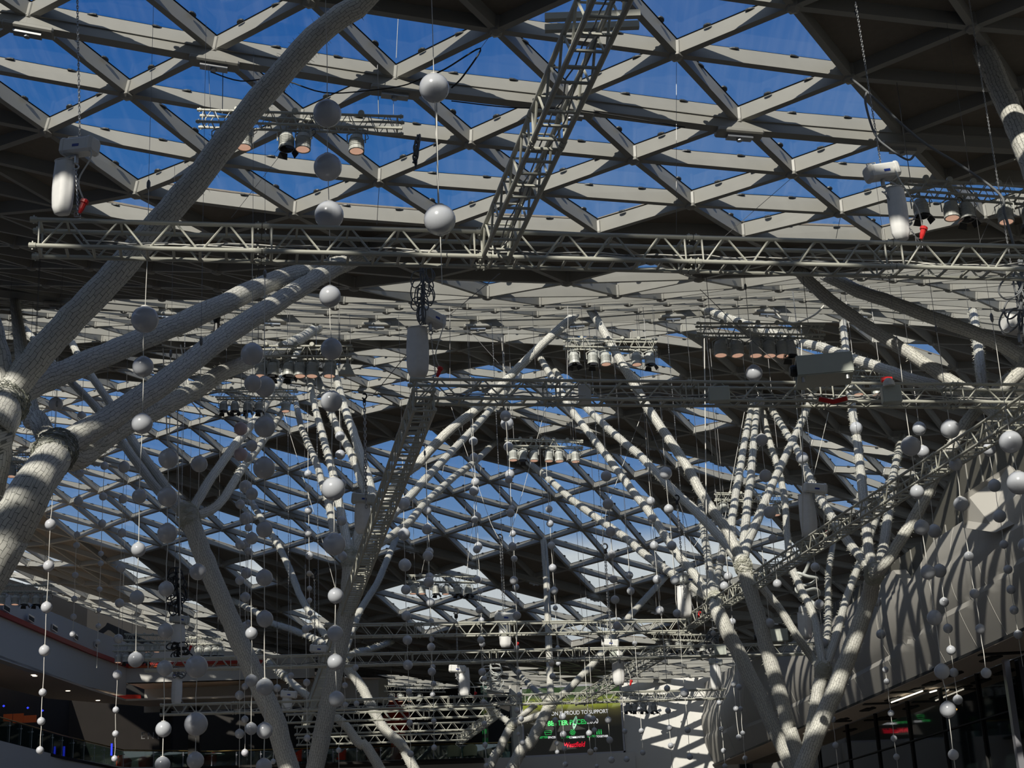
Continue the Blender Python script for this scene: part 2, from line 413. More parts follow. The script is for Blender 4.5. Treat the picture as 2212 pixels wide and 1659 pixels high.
# ---------------------------------------------------------------- bolted box trusses
def box_truss(a, b, s, label, group='ivory box trusses of the hanging rig', cr=.030, br=.0155, sect=2.85, period=.68, name='box_truss', mt=None, phase=0.0):
    mt = mt or M_TRUSS
    a, b = Vector(a), Vector(b); L = (b - a).length
    R = frame(b - a); X, Yv, Z = R.col[0], R.col[1], R.col[2]
    root = empty(name, a); tag(root, label, 'truss', group)
    h = s / 2
    def P(t, i, j): return a + X * t + Yv * (h * i) + Z * (h * j)
    n = max(1, round((L - phase) / sect)) if not phase else int((L - phase) / sect) + 2
    cuts = [L * k / n for k in range(n + 1)] if not phase else [0] + [phase + k * sect for k in range(n) if phase + k * sect < L - .3] + [L]
    for q in range(len(cuts) - 1):
        t0, t1 = cuts[q], cuts[q + 1]; l = t1 - t0
        c = MB()
        for i in (-1, 1):
            for j in (-1, 1):
                c.tube([P(t0 + .004, i, j), P(t1 - .004, i, j)], cr, 10)
                for tt, d in ((t0, 1), (t1, -1)):      # cast end couplers with a cross pin
                    c.tube([P(tt + .01 * d, i, j), P(tt + .09 * d, i, j)], cr * 1.28, 10)
                    m = P(tt + .05 * d, i, j); c.tube([m - Z * cr * 1.9, m + Z * cr * 1.9], cr * .35, 6)
        e = .12
        m = max(1, round((l - 2 * e) / period)); w = (l - 2 * e) / m
        for tt in (t0 + e, t1 - e):
            for j in (-1, 1): c.tube([P(tt, -1, j), P(tt, 1, j)], br * 1.35, 8)
        for k in range(m):
            u0 = t0 + e + k * w; um = u0 + w / 2
            c.tube([P(um, -1, 1), P(um, 1, 1)], br, 6)
            c.tube([P(um, -1, -1), P(um, 1, -1)], br * 1.3, 6)
            if k: c.tube([P(u0, -1, -1), P(u0, 1, -1)], br * 1.3, 6)
        sec = c.build('truss_section', mt, root, smooth=False)
        for i in (-1, 1):       # one bent bar: upright, zigzag, upright
            path = [P(t0 + e, i, 1), P(t0 + e, i, -1)]
            for k in range(m):
                u0 = t0 + e + k * w; um = u0 + w / 2
                path += [P(u0 + .03, i, -1), P(um - .03, i, 1), P(um + .03, i, 1), P(u0 + w - .03, i, -1)]
            path += [P(t1 - e, i, -1), P(t1 - e, i, 1)]
            zz = MB(); zz.tube(path, br, 6); zz.build('side_lacing', mt, sec)
    return root

def truss_px(x0, y0, x1, y1, z, s, label, z2=None, **k):
    return box_truss(ath(x0, y0, z), ath(x1, y1, z if z2 is None else z2), s, label, **k)

T1 = truss_px(66, 514, 2330, 571, 8.0, .35, 'long ivory box truss across the whole upper picture, nearest of the level ones')
T2 = truss_px(1066, 540, 1345, -95, 8.0, .35, 'ivory box truss climbing steeply from the nearest level truss out of the top edge')
T3 = truss_px(883, 846, 2330, 857, 8.4, .35, 'long grey-green box truss second below the nearest one, carrying the big projector housing')
T4 = truss_px(917, 862, 660, 1560, 8.1, .36, 'shaded box truss running down and away from the left corner of the second level truss')
T5 = truss_px(2330, 812, 1488, 1346, 8.0, .35, 'diagonal box truss on the right, crossing in front of the white tree columns')
T6 = truss_px(700, 1364, 1492, 1352, 7.9, .37, 'grey box truss in the lower middle meeting the right-hand diagonal truss')
T7 = truss_px(312, 1437, 1768, 1401, 7.6, .37, 'long grey box truss fourth level down, with the small projector housing at its right end')
T8 = truss_px(1430, 1408, 1252, 1513, 7.6, .36, 'short diagonal box truss in front of the advertising screen top', z2=6.9)
T9 = truss_px(345, 1534, 1566, 1499, 6.9, .36, 'box truss passing just above the advertising screen and the cafe')
T10 = truss_px(617, 1553, 1070, 1538, 7.2, .34, 'small far box truss, uppermost of the three over the cafe')
T11 = truss_px(636, 1579, 1026, 1568, 7.2, .34, 'small far box truss, middle one of the three over the cafe')
T12 = truss_px(640, 1602, 1003, 1591, 7.2, .34, 'small far box truss, lowest of the three over the cafe')
T13 = truss_px(1072, 1540, 992, 1600, 7.3, .34, 'short slanting far box truss joining the right ends of the three over the cafe')

def zigcable(name, pts, r, m, label, cat='cable', group=None, parent=None, n=6):
    mb = MB(); mb.tube(pts, r, n); o = mb.build(name, m, parent, smooth=True)
    if parent is None: tag(o, label, cat, group)
    return o
def smooth_path(pts, k=5):
    pts = [Vector(p) for p in pts]; out = []
    for i in range(len(pts) - 1):
        p0 = pts[max(0, i - 1)]; p1 = pts[i]; p2 = pts[i + 1]; p3 = pts[min(len(pts) - 1, i + 2)]
        for t in range(k):
            u = t / k
            out.append(.5 * ((2 * p1) + (p2 - p0) * u + (2 * p0 - 5 * p1 + 4 * p2 - p3) * u * u + (3 * p1 - p0 - 3 * p2 + p3) * u ** 3))
    out.append(pts[-1]); return out
# loose cables lying inside the trusses
def truss_cables(a, b, n, label, seed):
    rnd = random.Random(seed); a, b = Vector(a), Vector(b); R = frame(b - a); L = (b - a).length
    root = empty('cable_bundle', a); tag(root, label, 'cable', 'power cables laid along the trusses')
    for k in range(n):
        pts = []; m = int(L / .35)
        y0 = rnd.uniform(-.08, .1)
        for i in range(m + 1):
            pts.append(a + R.col[0] * (L * i / m) + R.col[1] * (y0 + rnd.uniform(-.025, .025)) + R.col[2] * (-.1 + k * .02 + rnd.uniform(-.035, .035)))
        mb = MB(); mb.tube(pts, .009, 5); mb.build('cable', M_CABLE if k % 3 else M_ROPE, root, smooth=True)
truss_cables(ath(180, 516, 8.0), ath(2300, 570, 8.0), 5, 'bundle of thin cables threaded through the nearest level truss', 3)
truss_cables(ath(960, 846, 8.4), ath(2280, 856, 8.4), 5, 'bundle of cables threaded through the second level truss', 4)
truss_cables(ath(1075, 520, 8.0), ath(1320, -40, 8.0), 3, 'cables threaded through the truss that leaves the top edge', 5)
truss_cables(ath(345, 1436, 7.6), ath(1760, 1402, 7.6), 3, 'cables threaded through the fourth level truss', 6)
truss_cables(ath(370, 1533, 6.9), ath(1540, 1500, 6.9), 3, 'cables threaded through the truss above the cafe', 7)

# ---------------------------------------------------------------- lantern bars
_LAN = {}
def make_lantern(lit):
    """theatre lantern hanging under its clamp; origin at the clamp, lens tilted forward and down"""
    root = empty('lantern', (0, 0, 0)); tag(root, 'x', 'lantern')
    tilt = Matrix.Rotation(-.1, 3, 'X')
    c = Vector((0, 0, -.26)); R = tilt
    mb = MB(); mb.lathe(c, [(.06, .15), (.10, .13), (.125, .06), (.125, -.12), (.135, -.125), (.135, -.16), (.115, -.165)], 14, R, caps=False)
    for k in range(5): mb.lathe(c + R.col[2] * (.04 - k * .03), [(.127, -.004), (.134, 0), (.127, .004)], 14, R, caps=False)
    mb.lathe(c, [(.001, .16), (.06, .15)], 14, R, caps=False)
    mb.build('housing', M_LANT, root, smooth=False)
    mb = MB(); mb.lathe(c, [(.116, -.15), (.09, -.135), (.05, -.128), (.001, -.125)], 14, R, caps=False)
    mb.build('lens', M_LENSW if lit else M_LENSD, root)
    mb = MB()
    mb.tube([(-.15, 0, -.26), (-.155, 0, -.1), (-.06, 0, -.06), (.06, 0, -.06), (.155, 0, -.1), (.15, 0, -.26)], .012, 6)
    mb.tube([(0, 0, -.07), (0, 0, .03)], .02, 8)
    mb.build('yoke', M_LANT, root)
    mb = MB(); mb.bbox((.02, .1, -.12), .08, .05, .06, .012); mb.build('ballast_box', M_GREY, root)
    mb = MB(); mb.tube(smooth_path([(.05, .1, -.06), (.15, .12, -.02), (.2, .05, -.15), (.12, .03, -.2)]), .006, 5); mb.build('lead', M_DARK, root)
    if not lit:
        mb = MB()
        for k in range(4):
            a = k * math.pi / 2 + .4; d = R @ Vector((math.cos(a), math.sin(a), 0)); q = c + R.col[2] * -.165 + d * .12; e = R.col[2].cross(d)
            mb.add([q - e * .07, q + e * .07, q + e * .09 + d * .06 - R.col[2] * .09, q - e * .09 + d * .06 - R.col[2] * .09], [(0, 1, 2, 3)])
            mb.add([p + d * .004 for p in (q - e * .07, q + e * .07, q + e * .09 + d * .06 - R.col[2] * .09, q - e * .09 + d * .06 - R.col[2] * .09)], [(3, 2, 1, 0)])
        mb.build('barn_doors', M_DARK, root)
    return root
def copy_tree(o, parent=None):
    c = o.copy(); COL.objects.link(c)
    if parent is not None: c.parent = parent
    for ch in [x for x in list(bpy.data.objects) if x.parent == o]: copy_tree(ch, c)
    return c
def kids(o): return _KIDS.get(o.name, [])
_KIDS = {}
def fast_copy(root, loc, rotz=0, scale=1.0):
    c = root.copy(); COL.objects.link(c); c.location = loc; c.rotation_euler = (0, 0, rotz); c.scale = (scale,) * 3
    for ch in root.children:
        d = ch.copy(); COL.objects.link(d); d.parent = c
        for g in ch.children:
            e = g.copy(); COL.objects.link(e); e.parent = d
    return c
ORD = ['first', 'second', 'third', 'fourth', 'fifth', 'sixth', 'seventh', 'eighth', 'ninth']
def lantern(p, lit, label, group, sc=1.0, rot=0):
    key = bool(lit)
    if key not in _LAN:
        r = make_lantern(lit); _LAN[key] = r
        r.location = p; r.rotation_euler = (0, 0, rot); r.scale = (sc,) * 3
    else: r = fast_copy(_LAN[key], p, rot, sc)
    tag(r, label, 'lantern', group); return r

def light_bar(x0, y0, x1, y1, Y, where, lamps, s=.2, Y1=None, hang=True, sc=1.0):
    a, b = at(x0, y0, Y), at(x1, y1, Y1 or Y)
    d = b - a
    t = box_truss(a, b, s, 'slim lattice lighting bar ' + where, 'lighting bars', cr=.026, br=.010, sect=99, period=.36, name='lighting_bar')
    if hang:
        for k, f in enumerate((.12, .88)):
            p = a.lerp(b, f); top = Vector((p.x, p.y, roof_z(p.x, p.y)))
            if top.z > p.z + .3:
                mb = MB(); mb.tube([p + Vector((0, 0, s / 2)), top], .008, 5)
                mb.build('hanger', M_WIRE, t)
        # round clamp ends seen along the top tube
    for f in (.2, .34, .48, .63, .8):
        mb = MB(); p = a.lerp(b, f) + Vector((0, -s / 2 - .03, s / 2 + .02)); mb.lathe(p, [(.05, -.05), (.06, -.03), (.06, .03), (.05, .05)], 10, frame((1, 0, 0), (0, -1, 0))); mb.build('clamp', M_TRUSS, t)
    for k, (lx, ly, lit) in enumerate(lamps):
        f = (lx - x0) / (x1 - x0)
        p = a.lerp(b, max(-.02, min(1.02, f))) + Vector((0, -.05, -s / 2 - .02))
        lantern(p, lit, ('glowing' if lit else 'unlit') + ' lantern, %s from left on the bar %s' % (ORD[k], where), 'lanterns on the lighting bars', sc, rot=random.uniform(-.5, .5))
    return t
light_bar(427, 256, 872, 271, 26.0, 'behind the thick branch, upper left', [(478, 285, 0), (530, 295, 1), (620, 310, 0), (656, 300, 1), (770, 320, 1)], .24, sc=1.1)
light_bar(1925, 402, 2290, 428, 26.5, 'beside the hoist at upper right', [(1982, 460, 0), (2047, 450, 1), (2080, 458, 0), (2163, 455, 1), (2215, 460, 0)], .24, sc=1.1)
light_bar(530, 762, 762, 762, 33, 'behind big grey globes left of centre', [(565, 795, 1), (590, 792, 0), (624, 797, 0), (648, 797, 1), (675, 792, 1), (712, 795, 1)], .24, sc=1.05)
light_bar(467, 852, 643, 852, 45, 'over the forked white branches at left', [(484, 864, 0), (508, 864, 0), (535, 863, 0), (560, 863, 0), (617, 866, 1)], .24)
light_bar(1503, 713, 1781, 716, 36, 'sunlit above the big projector housing', [(1552, 738, 1), (1587, 747, 1), (1627, 738, 1), (1657, 745, 1), (1684, 736, 1), (1701, 744, 0)], .27, sc=1.25)
light_bar(1216, 743, 1420, 745, 45, 'right of the central branch top', [(1238, 757, 0), (1278, 760, 0), (1306, 756, 1), (1372, 757, 1), (1401, 760, 0)], .26, sc=1.25)
light_bar(1090, 957, 1260, 961, 50, 'just below the second level truss', [(1107, 970, 1), (1128, 975, 0), (1152, 974, 1), (1184, 972, 1), (1206, 975, 1), (1241, 974, 1)], .22, sc=1.15)
light_bar(878, 1250, 1030, 1252, 68, 'before the pale far panes', [(892, 1267, 1), (911, 1267, 1), (941, 1269, 0), (962, 1268, 1), (988, 1270, 0), (1011, 1268, 0)], .28, sc=1.25)
light_bar(-60, 1271, 115, 1272, 66, 'over the white left gallery wall', [(5, 1286, 1), (35, 1285, 1), (55, 1286, 0), (80, 1284, 0), (101, 1285, 0)], .28, sc=1.3)
light_bar(269, 1377, 400, 1380, 74, 'by the gallery corner, upper one', [(283, 1388, 0), (320, 1388, 1), (340, 1385, 1)], .28, sc=1.2)
light_bar(245, 1401, 392, 1398, 72, 'by the gallery corner, lower one', [(257, 1412, 1), (273, 1412, 0), (320, 1411, 0)], .28, sc=1.2)
light_bar(395, 1385, 481, 1386, 76, 'against the sunlit far fascia', [(430, 1400, 0), (448, 1400, 0), (465, 1400, 0), (477, 1403, 0)], .28, sc=1.3)
light_bar(-60, 760, 96, 760, 36, 'sunlit at the left edge, upper of two', [], .3)
light_bar(-60, 787, 92, 787, 38, 'sunlit at the left edge, lower of two', [], .3)
light_bar(830, 1488, 963, 1489, 92, 'high over the far cafe', [(845, 1502, 1), (865, 1502, 1), (885, 1502, 1), (905, 1502, 0)], .32, sc=1.3)
light_bar(1543, 1073, 1711, 1078, 60, 'behind bright branches on the right', [(1560, 1092, 0), (1673, 1092, 1)], .26, sc=1.3)
light_bar(1407, 1375, 1540, 1379, 76, 'above the fourth level truss, right', [(1440, 1388, 0), (1465, 1390, 0), (1490, 1390, 0), (1515, 1390, 0)], .28, sc=1.2)
light_bar(1330, 1508, 1440, 1508, 84, 'beside the advertising screen top', [(1355, 1527, 0), (1369, 1526, 0), (1389, 1526, 0), (1411, 1526, 0)], .3, sc=1.25)
light_bar(-40, 988, 67, 990, 50, 'at left edge behind the dark fork', [(2, 1005, 1), (28, 1005, 1), (52, 1005, 0)], .28, sc=1.2)
light_bar(1838, 807, 1910, 808, 42, 'behind the big projector housing', [(1848, 822, 1), (1888, 820, 1)], .26, sc=1.2)

# ---------------------------------------------------------------- chain hoists
def chain_mesh(a, b, link=.045, r=.007):
    a, b = Vector(a), Vector(b); L = (b - a).length; R = frame(b - a, (1, 0, 0)); mb = MB(); n = int(L / (link * .72))
    n = min(n, 220); step = L / n
    for k in range(n):
        c = a + R.col[0] * (step * (k + .5)); u = R.col[1] if k % 2 else R.col[2]
        x = R.col[0]; hl, hw = step * .68, r * 2.0
        loop = [c + x * (hl * math.cos(t)) + u * (hw * math.sin(t)) for t in [i * math.pi / 3 for i in range(6)]]
        mb.tube(loop + [loop[0]], r, 4, cap=False)
    return mb
def hoist(px, py, Y, where, yaw=0., sc=1., bag=None, up='chain', uptop=None, red=True, tilt=.12, col=None):
    """bag: (px,py) centre of the chain bag; up: what it hangs from"""
    c = at(px, py, Y); root = empty('chain_hoist', c)
    tag(root, 'chain hoist ' + where, 'hoist', 'chain hoists of the rig')
    R = Matrix.Rotation(yaw, 3, 'Z') @ Matrix.Rotation(tilt, 3, 'Y')
    W = col or M_WHITE
    mb = MB(); mb.bbox(c, .24 * sc, .115 * sc, .105 * sc, .03 * sc, R)
    body = mb.build('motor_body', W, root)
    for s_ in (-1, 1):
        mb = MB(); mb.bbox(c + R.col[0] * (.2 * sc * s_), .055 * sc, .125 * sc, .115 * sc, .035 * sc, R); mb.build('end_cover', W, root)
    mb = MB(); mb.tube([c + R @ Vector((-.2 * sc, 0, .12 * sc)), c + R @ Vector((-.2 * sc, 0, .16 * sc)), c + R @ Vector((-.06 * sc, 0, .16 * sc)), c + R @ Vector((-.06 * sc, 0, .12 * sc))], .01 * sc, 6)
    mb.build('carry_handle', W, root)
    mb = MB(); mb.box(c + R @ Vector((.02 * sc, -.118 * sc, -.02 * sc)), .05 * sc, .002, .018 * sc, R); mb.build('badge', M_BLUE, root)
    mb = MB(); d = R @ Vector((-.03 * sc, 0, -.11 * sc))
    mb.tube([c + d, c + d + Vector((0, 0, -.12 * sc))], .03 * sc, 8)
    hb = c + d + Vector((0, 0, -.12 * sc)); k = [hb + Vector((.035 * math.cos(t), 0, .035 * math.sin(t) - .05)) * 1 for t in [math.pi / 2 - i * .7 for i in range(7)]]
    mb.tube(k, .012 * sc, 6); mb.build('hook', M_CHAIN, root)
    if bag:
        b = at(bag[0], bag[1], Y + .05); h = bag[3] if len(bag) > 3 else .75; r = bag[2] if len(bag) > 2 else .13
        mb = MB(); prof = []
        N = 14
        for q in range(9):
            f = q / 8; rr = r * (.92 + .14 * math.sin(f * 3.1)) * (1 if q < 8 else .8)
            prof.append((rr, h / 2 - h * f))
        vs = []; fs = []
        for q, (rr, z) in enumerate(prof):
            for a_ in range(N * 2):
                t = a_ * math.pi / N
                w = rr * (1 + .05 * math.cos(5 * t + q * .25) + .03 * math.cos(11 * t))
                vs.append(b + Vector((w * math.cos(t), w * .75 * math.sin(t), z)))
        n2 = N * 2
        for q in range(8):
            for a_ in range(n2): fs.append((q * n2 + a_, q * n2 + (a_ + 1) % n2, (q + 1) * n2 + (a_ + 1) % n2, (q + 1) * n2 + a_))
        fs.append(tuple(range(8 * n2, 9 * n2)))
        mb.add(vs, fs); bo = mb.build('chain_bag', M_BAG, root, smooth=True)
        mb = MB(); rim = b + Vector((0, 0, h / 2)); mb.tube([rim + Vector((r * .97 * math.cos(t), r * .73 * math.sin(t), 0)) for t in [i * math.pi / 8 for i in range(17)]], .008 * sc, 5, cap=False)
        mb.tube([rim + Vector((-r * .9, 0, 0)), c + R @ Vector((-.05 * sc, 0, -.1 * sc))], .012, 5); mb.tube([rim + Vector((r * .9, 0, 0)), c + R @ Vector((.0, 0, -.1 * sc))], .012, 5)
        mb.build('strap', M_BAG, bo)
        low = b + Vector((r * 1.7, -.05, -h / 2 - .05))
        chain_mesh(hb + Vector((0, 0, -.08)), Vector((low.x, low.y, low.z + .0)), r=.006).build('load_chain', M_CHAIN, root)
        if red:
            mb = MB(); mb.lathe(low + Vector((.07, -.04, .12)), [(.02, -.12), (.035, -.06), (.04, .02), (.055, .03), (.055, .07), (.02, .09)], 10, Matrix.Rotation(.35, 3, 'Y')); mb.build('power_plug', M_RED, root)
            mb = MB(); mb.tube(smooth_path([c + R @ Vector((.15, -.1, .03)) * sc, c + Vector((.2 * sc, -.14, -.2)), low + Vector((.02, -.1, .45)), low + Vector((.07, -.04, .2))]), .011, 6); mb.build('power_lead', M_ROPE, root, smooth=True)
        mb = MB()
        for dz in (.0, -.09):
            q = low + Vector((0, 0, dz)); mb.tube([q + Vector((-.04, -.02, -.03)), q + Vector((.04, -.02, -.03)), q + Vector((.04, -.02, .03)), q + Vector((-.04, -.02, .03)), q + Vector((-.04, -.02, -.03))], .009, 4)
        mb.build('clamp', M_CHAIN, root)
    top = uptop
    if top is None: top = Vector((c.x, c.y, roof_z(c.x, c.y)))
    if up == 'chain':
        chain_mesh(c + Vector((0, 0, .1 * sc)), top, link=.05, r=.006).build('lifting_chain', M_CHAIN, root)
    return root
hoist(172, 318, 18.2, 'nearest one, above the left end of the nearest level truss', yaw=-.35, bag=(137, 405), uptop=at(166, -60, 17.8))
hoist(1905, 372, 20.3, 'above the right part of the nearest level truss', yaw=.25, bag=(1940, 462, .13, .8), uptop=at(1848, 5, 19.6), tilt=-.2)
hoist(933, 687, 26.9, 'under dark cable tangle, above the left end of the second level truss', yaw=.9, sc=1.1, bag=(902, 762, .19, .95), up=None)
hoist(785, 1078, 40.5, 'hanging in front of the branch fork at centre left', yaw=.1, sc=1.25, bag=(783, 1118, .2, .85), uptop=at(789, 880, 40.3), red=False, col=M_GREY)
hoist(1760, 1056, 41.5, 'above the right-hand diagonal truss', yaw=.1, sc=1.3, bag=(1745, 1115, .22, 1.2), tilt=.1)
hoist(388, 1338, 53.5, 'under the black cable coil at lower left', yaw=.6, sc=1.3, bag=(385, 1378, .22, .9), col=M_GREY)
hoist(378, 1458, 60, 'above the left end of the truss over the cafe', sc=1.2, bag=(382, 1492, .19, 1.1), up=None, red=False)
hoist(988, 1445, 61, 'pale one above the cafe truss at centre', sc=1.3, bag=(1003, 1474, .2, 1.1), uptop=at(986, 1340, 60))
hoist(1092, 1334, 54.5, 'between the third and fourth level trusses at centre', sc=1.5, bag=(1091, 1368, .2, 1.0))
hoist(1318, 1389, 55, 'with its red plug, above the fourth level truss', sc=1.2, bag=(1335, 1440, .2, 1.3))
hoist(1486, 1252, 50, 'above the corner where the right-hand diagonal truss ends', yaw=.3, sc=1.3, bag=(1478, 1300, .22, 1.0), col=M_GREY)
hoist(624, 1500, 64, 'small white one left of the forked trunk at lower left', sc=1.3, bag=(620, 1522, .2, .6), red=False)
hoist(1742, 1318, 53, 'below the looped grey hose on the right', sc=1.0, bag=(1738, 1352, .22, .9), up=None)
hoist(1546, 1430, 60, 'at the right end of the truss over the cafe', sc=1.0, bag=(1546, 1462, .2, 1.0), up=None, red=False, col=M_GREY)
hoist(689, 1402, 53, 'small one beside the white trunk at lower left', sc=1.2, bag=None)
hoist(2205, 706, 24, 'at the right edge below the cable coil', yaw=.3, sc=1.2, bag=None)

# ---------------------------------------------------------------- cable tangles above the hoists
def tangle(px0, py0, px1, py1, Y, width, n, label, seed, r=.011, m=None, name='cable_tangle'):
    rnd = random.Random(seed); a, b = at(px0, py0, Y), at(px1, py1, Y); mb = MB()
    for k in range(n):
        t = rnd.random() * .8; h = rnd.uniform(.25, .6); w = rnd.uniform(.3, 1) * width * (1 if rnd.random() < .5 else -1)
        c = a.lerp(b, t); d = (b - a) * (h * .5); y = rnd.uniform(-.15, .15)
        pts = [c + Vector((rnd.uniform(-.04, .04), y, 0)), c + d * .3 + Vector((w * .7, y, .06)), c + d * .8 + Vector((w, y, 0)), c + d * 1.15 + Vector((w * .7, y, -.05)), c + d * .9 + Vector((w * .15, y, -.02)), c + d * .4 + Vector((rnd.uniform(-.05, .05), y, 0))]
        mb.tube(smooth_path(pts, 5), r, 6)
    for k in range(4): mb.tube(smooth_path([a.lerp(b, i / 5) + Vector((rnd.uniform(-.04, .04), rnd.uniform(-.04, .04), 0)) for i in range(6)], 3), r * 1.2, 6)
    o = mb.build(name, m or M_CABLE, smooth=True); tag(o, label, 'cable', 'coiled cables above the hoists'); return o
tangle(912, 570, 915, 700, 25.5, .22, 20, 'tangle of looped dark cables between the nearest truss and the hoist at centre', 11)
tangle(2205, 560, 2205, 720, 23, .45, 18, 'black tangle of looped cables at the right edge', 12, .014)
tangle(380, 1225, 388, 1330, 53, .45, 18, 'black cable coils left of the leaning white trunk', 13, .022, M_DARK)
tangle(384, 1388, 384, 1420, 53, .5, 12, 'black cable coil under the lower-left hoist bag', 14, .022, M_DARK)
tangle(1060, 1432, 1060, 1490, 60, .5, 16, 'grey spiral of looped cable at lower centre', 15, .02, M_GREY)
tangle(1540, 1355, 1540, 1405, 56, .35, 14, 'dark cable coil in front of the white trunk on the right', 16, .02)
tangle(385, 1440, 385, 1462, 59, .3, 8, 'small cable coil above the hoist at lower left', 17, .02)
tangle(905, 290, 895, 350, 20, .05, 4, 'dark safety rope with hook below the striped globe', 18, .012)
_h = [(1748, 1215), (1737, 1238), (1720, 1250), (1722, 1238), (1745, 1245), (1765, 1250), (1750, 1262), (1722, 1268), (1726, 1280), (1760, 1272), (1768, 1285), (1735, 1298), (1728, 1288), (1757, 1302), (1750, 1318)]
zigcable('hose', smooth_path([at(x, y, 50 + .2 * math.sin(i * 1.3)) for i, (x, y) in enumerate(_h)], 6), .055, M_GREY, 'pale grey hose looped back and forth in front of the white branches on the right', 'hose', n=8)

# ---------------------------------------------------------------- projector housings and boxes on the trusses
def projector(px, py, Y, w, h, label, yaw=-.12):
    c = at(px, py, Y); R = Matrix.Rotation(yaw, 3, 'Z'); root = empty('projector_housing', c - Vector((0, 0, h)))
    tag(root, label, 'projector')
    mb = MB(); t = .02; dp = .38
    mb.box(c + R @ Vector((0, -dp, 0)), w, t, h, R); mb.box(c + R @ Vector((0, dp, 0)), w, t, h, R)
    mb.box(c + R @ Vector((0, 0, h)), w, dp, t, R); mb.box(c + R @ Vector((0, 0, -h)), w, dp, t, R); mb.box(c + R @ Vector((w, 0, 0)), t, dp, h, R)
    mb.build('housing', M_TRUSS2, root)
    mb = MB(); mb.bbox(c + R @ Vector((-w * .55, 0, -h * .15)), w * .4, dp * .7, h * .6, .04, R)
    mb.lathe(c + R @ Vector((-w * .95, -.1, 0)), [(.09, -.08), (.11, 0), (.11, .1), (.08, .14)], 12, frame((0, 1, 0), (-1, 0, 0)))
    mb.build('projector_body', M_DARK, root)
    mb = MB()
    for s_ in (-.8, .8):
        mb.tube([c + R @ Vector((w * s_, -dp * .8, -h)), c + R @ Vector((w * s_, -dp * .8, -h - .12))], .035, 8)
    mb.build('clamps', M_CHAIN, root)
projector(1778, 800, 26.4, .48, .17, 'large grey-green projector housing sitting on the second level truss')
projector(1668, 1376, 53, .5, .19, 'small grey projector housing on the right end of the fourth level truss')
def rig_box(px, py, Y, w, h, d, label, m=None):
    c = at(px, py, Y); mb = MB(); mb.bbox(c, w, d, h, .015)
    o = mb.build('power_box', m or M_GREY, None); tag(o, label, 'power box', 'power boxes in the trusses'); return o
rig_box(1263, 852, 26.7, .11, .17, .1, 'white power box inside the second level truss, left one with a red switch', M_WHITE)
rig_box(1553, 853, 26.9, .19, .14, .1, 'wide grey power box inside the second level truss', M_TRUSS2)
rig_box(1925, 853, 26.7, .17, .16, .1, 'grey power box inside the second level truss right of the projector', M_TRUSS2)
rig_box(1556, 1405, 55, .2, .17, .1, 'grey power box inside the fourth level truss at right', M_TRUSS2)
rig_box(1325, 1418, 55, .13, .2, .1, 'slim grey power box inside the fourth level truss at centre', M_TRUSS2)
mb = MB(); mb.lathe(at(1920, 828, 26.6), [(.11, -.05), (.1, .03), (.05, .09), (.001, .1)], 14); tag(mb.build('camera_dome', M_WHITE), 'small white dome on top of the second level truss', 'camera')
mb = MB(); mb.lathe(at(1915, 820, 27.2), [(.05, -.1), (.06, 0), (.05, .1)], 10, frame((0, 0, 1), (1, 0, 0))); tag(mb.build('plug', M_RED), 'red industrial plug lying on the second level truss beside the dome', 'plug')
mb = MB(); mb.tube([at(1830, 860, 26.8), at(1800, 868, 26.9), at(1770, 862, 27)], .045, 8); tag(mb.build('plug', M_RED), 'dark red cable connector inside the second level truss below the projector', 'plug')
# wedge floodlight at the end of the bar left of centre
c = at(751, 800, 33); root = empty('floodlight', c); tag(root, 'cream wedge-shaped floodlight hanging at the end of a lighting bar left of centre', 'floodlight')
mb = MB(); mb.add([c + Vector(v) for v in ((-.05, -.1, .14), (.05, -.1, .14), (.05, .1, .14), (-.05, .1, .14), (-.2, -.14, -.12), (.17, -.16, -.16), (.17, .12, -.12), (-.2, .12, -.1))], [(0, 1, 2, 3), (0, 4, 5, 1), (1, 5, 6, 2), (2, 6, 7, 3), (3, 7, 4, 0), (4, 7, 6, 5)]); mb.build('shade', M_TRUSS, root)
mb = MB(); mb.tube([c + Vector((0, 0, .14)), c + Vector((0, 0, .28))], .03, 8); mb.build('bracket', M_GREY, root)

# ---------------------------------------------------------------- pale housings bolted under the rails
for (i, j) in sorted(used):
    if j in RAIL_ROWS and j < 40:
        p = node(i, j); q = pix(p)
        if q is None or p.y < 20 or not (-60 < q[0] < 2280): continue
        d = (node(i + 1, j) - p).normalized(); R = frame(d); c = p - Vector((0, 0, .3))
        root = empty('rail_housing', c); tag(root, 'pale angular housing bolted beneath a node of a roof rail', 'housing', 'housings under the roof rails')
        mb = MB(); l = .47
        mb.bbox(c + R.col[2] * .07, l, .17, .055, .03, R)
        mb.build('case', M_STEEL, root)
        mb = MB(); mb.box(c - R.col[2] * .01, l * .55, .09, .045, R); mb.lathe(c - R.col[2] * .05, [(.06, -.05), (.07, .04)], 8, R); mb.build('pulley', M_CHAIN, root)
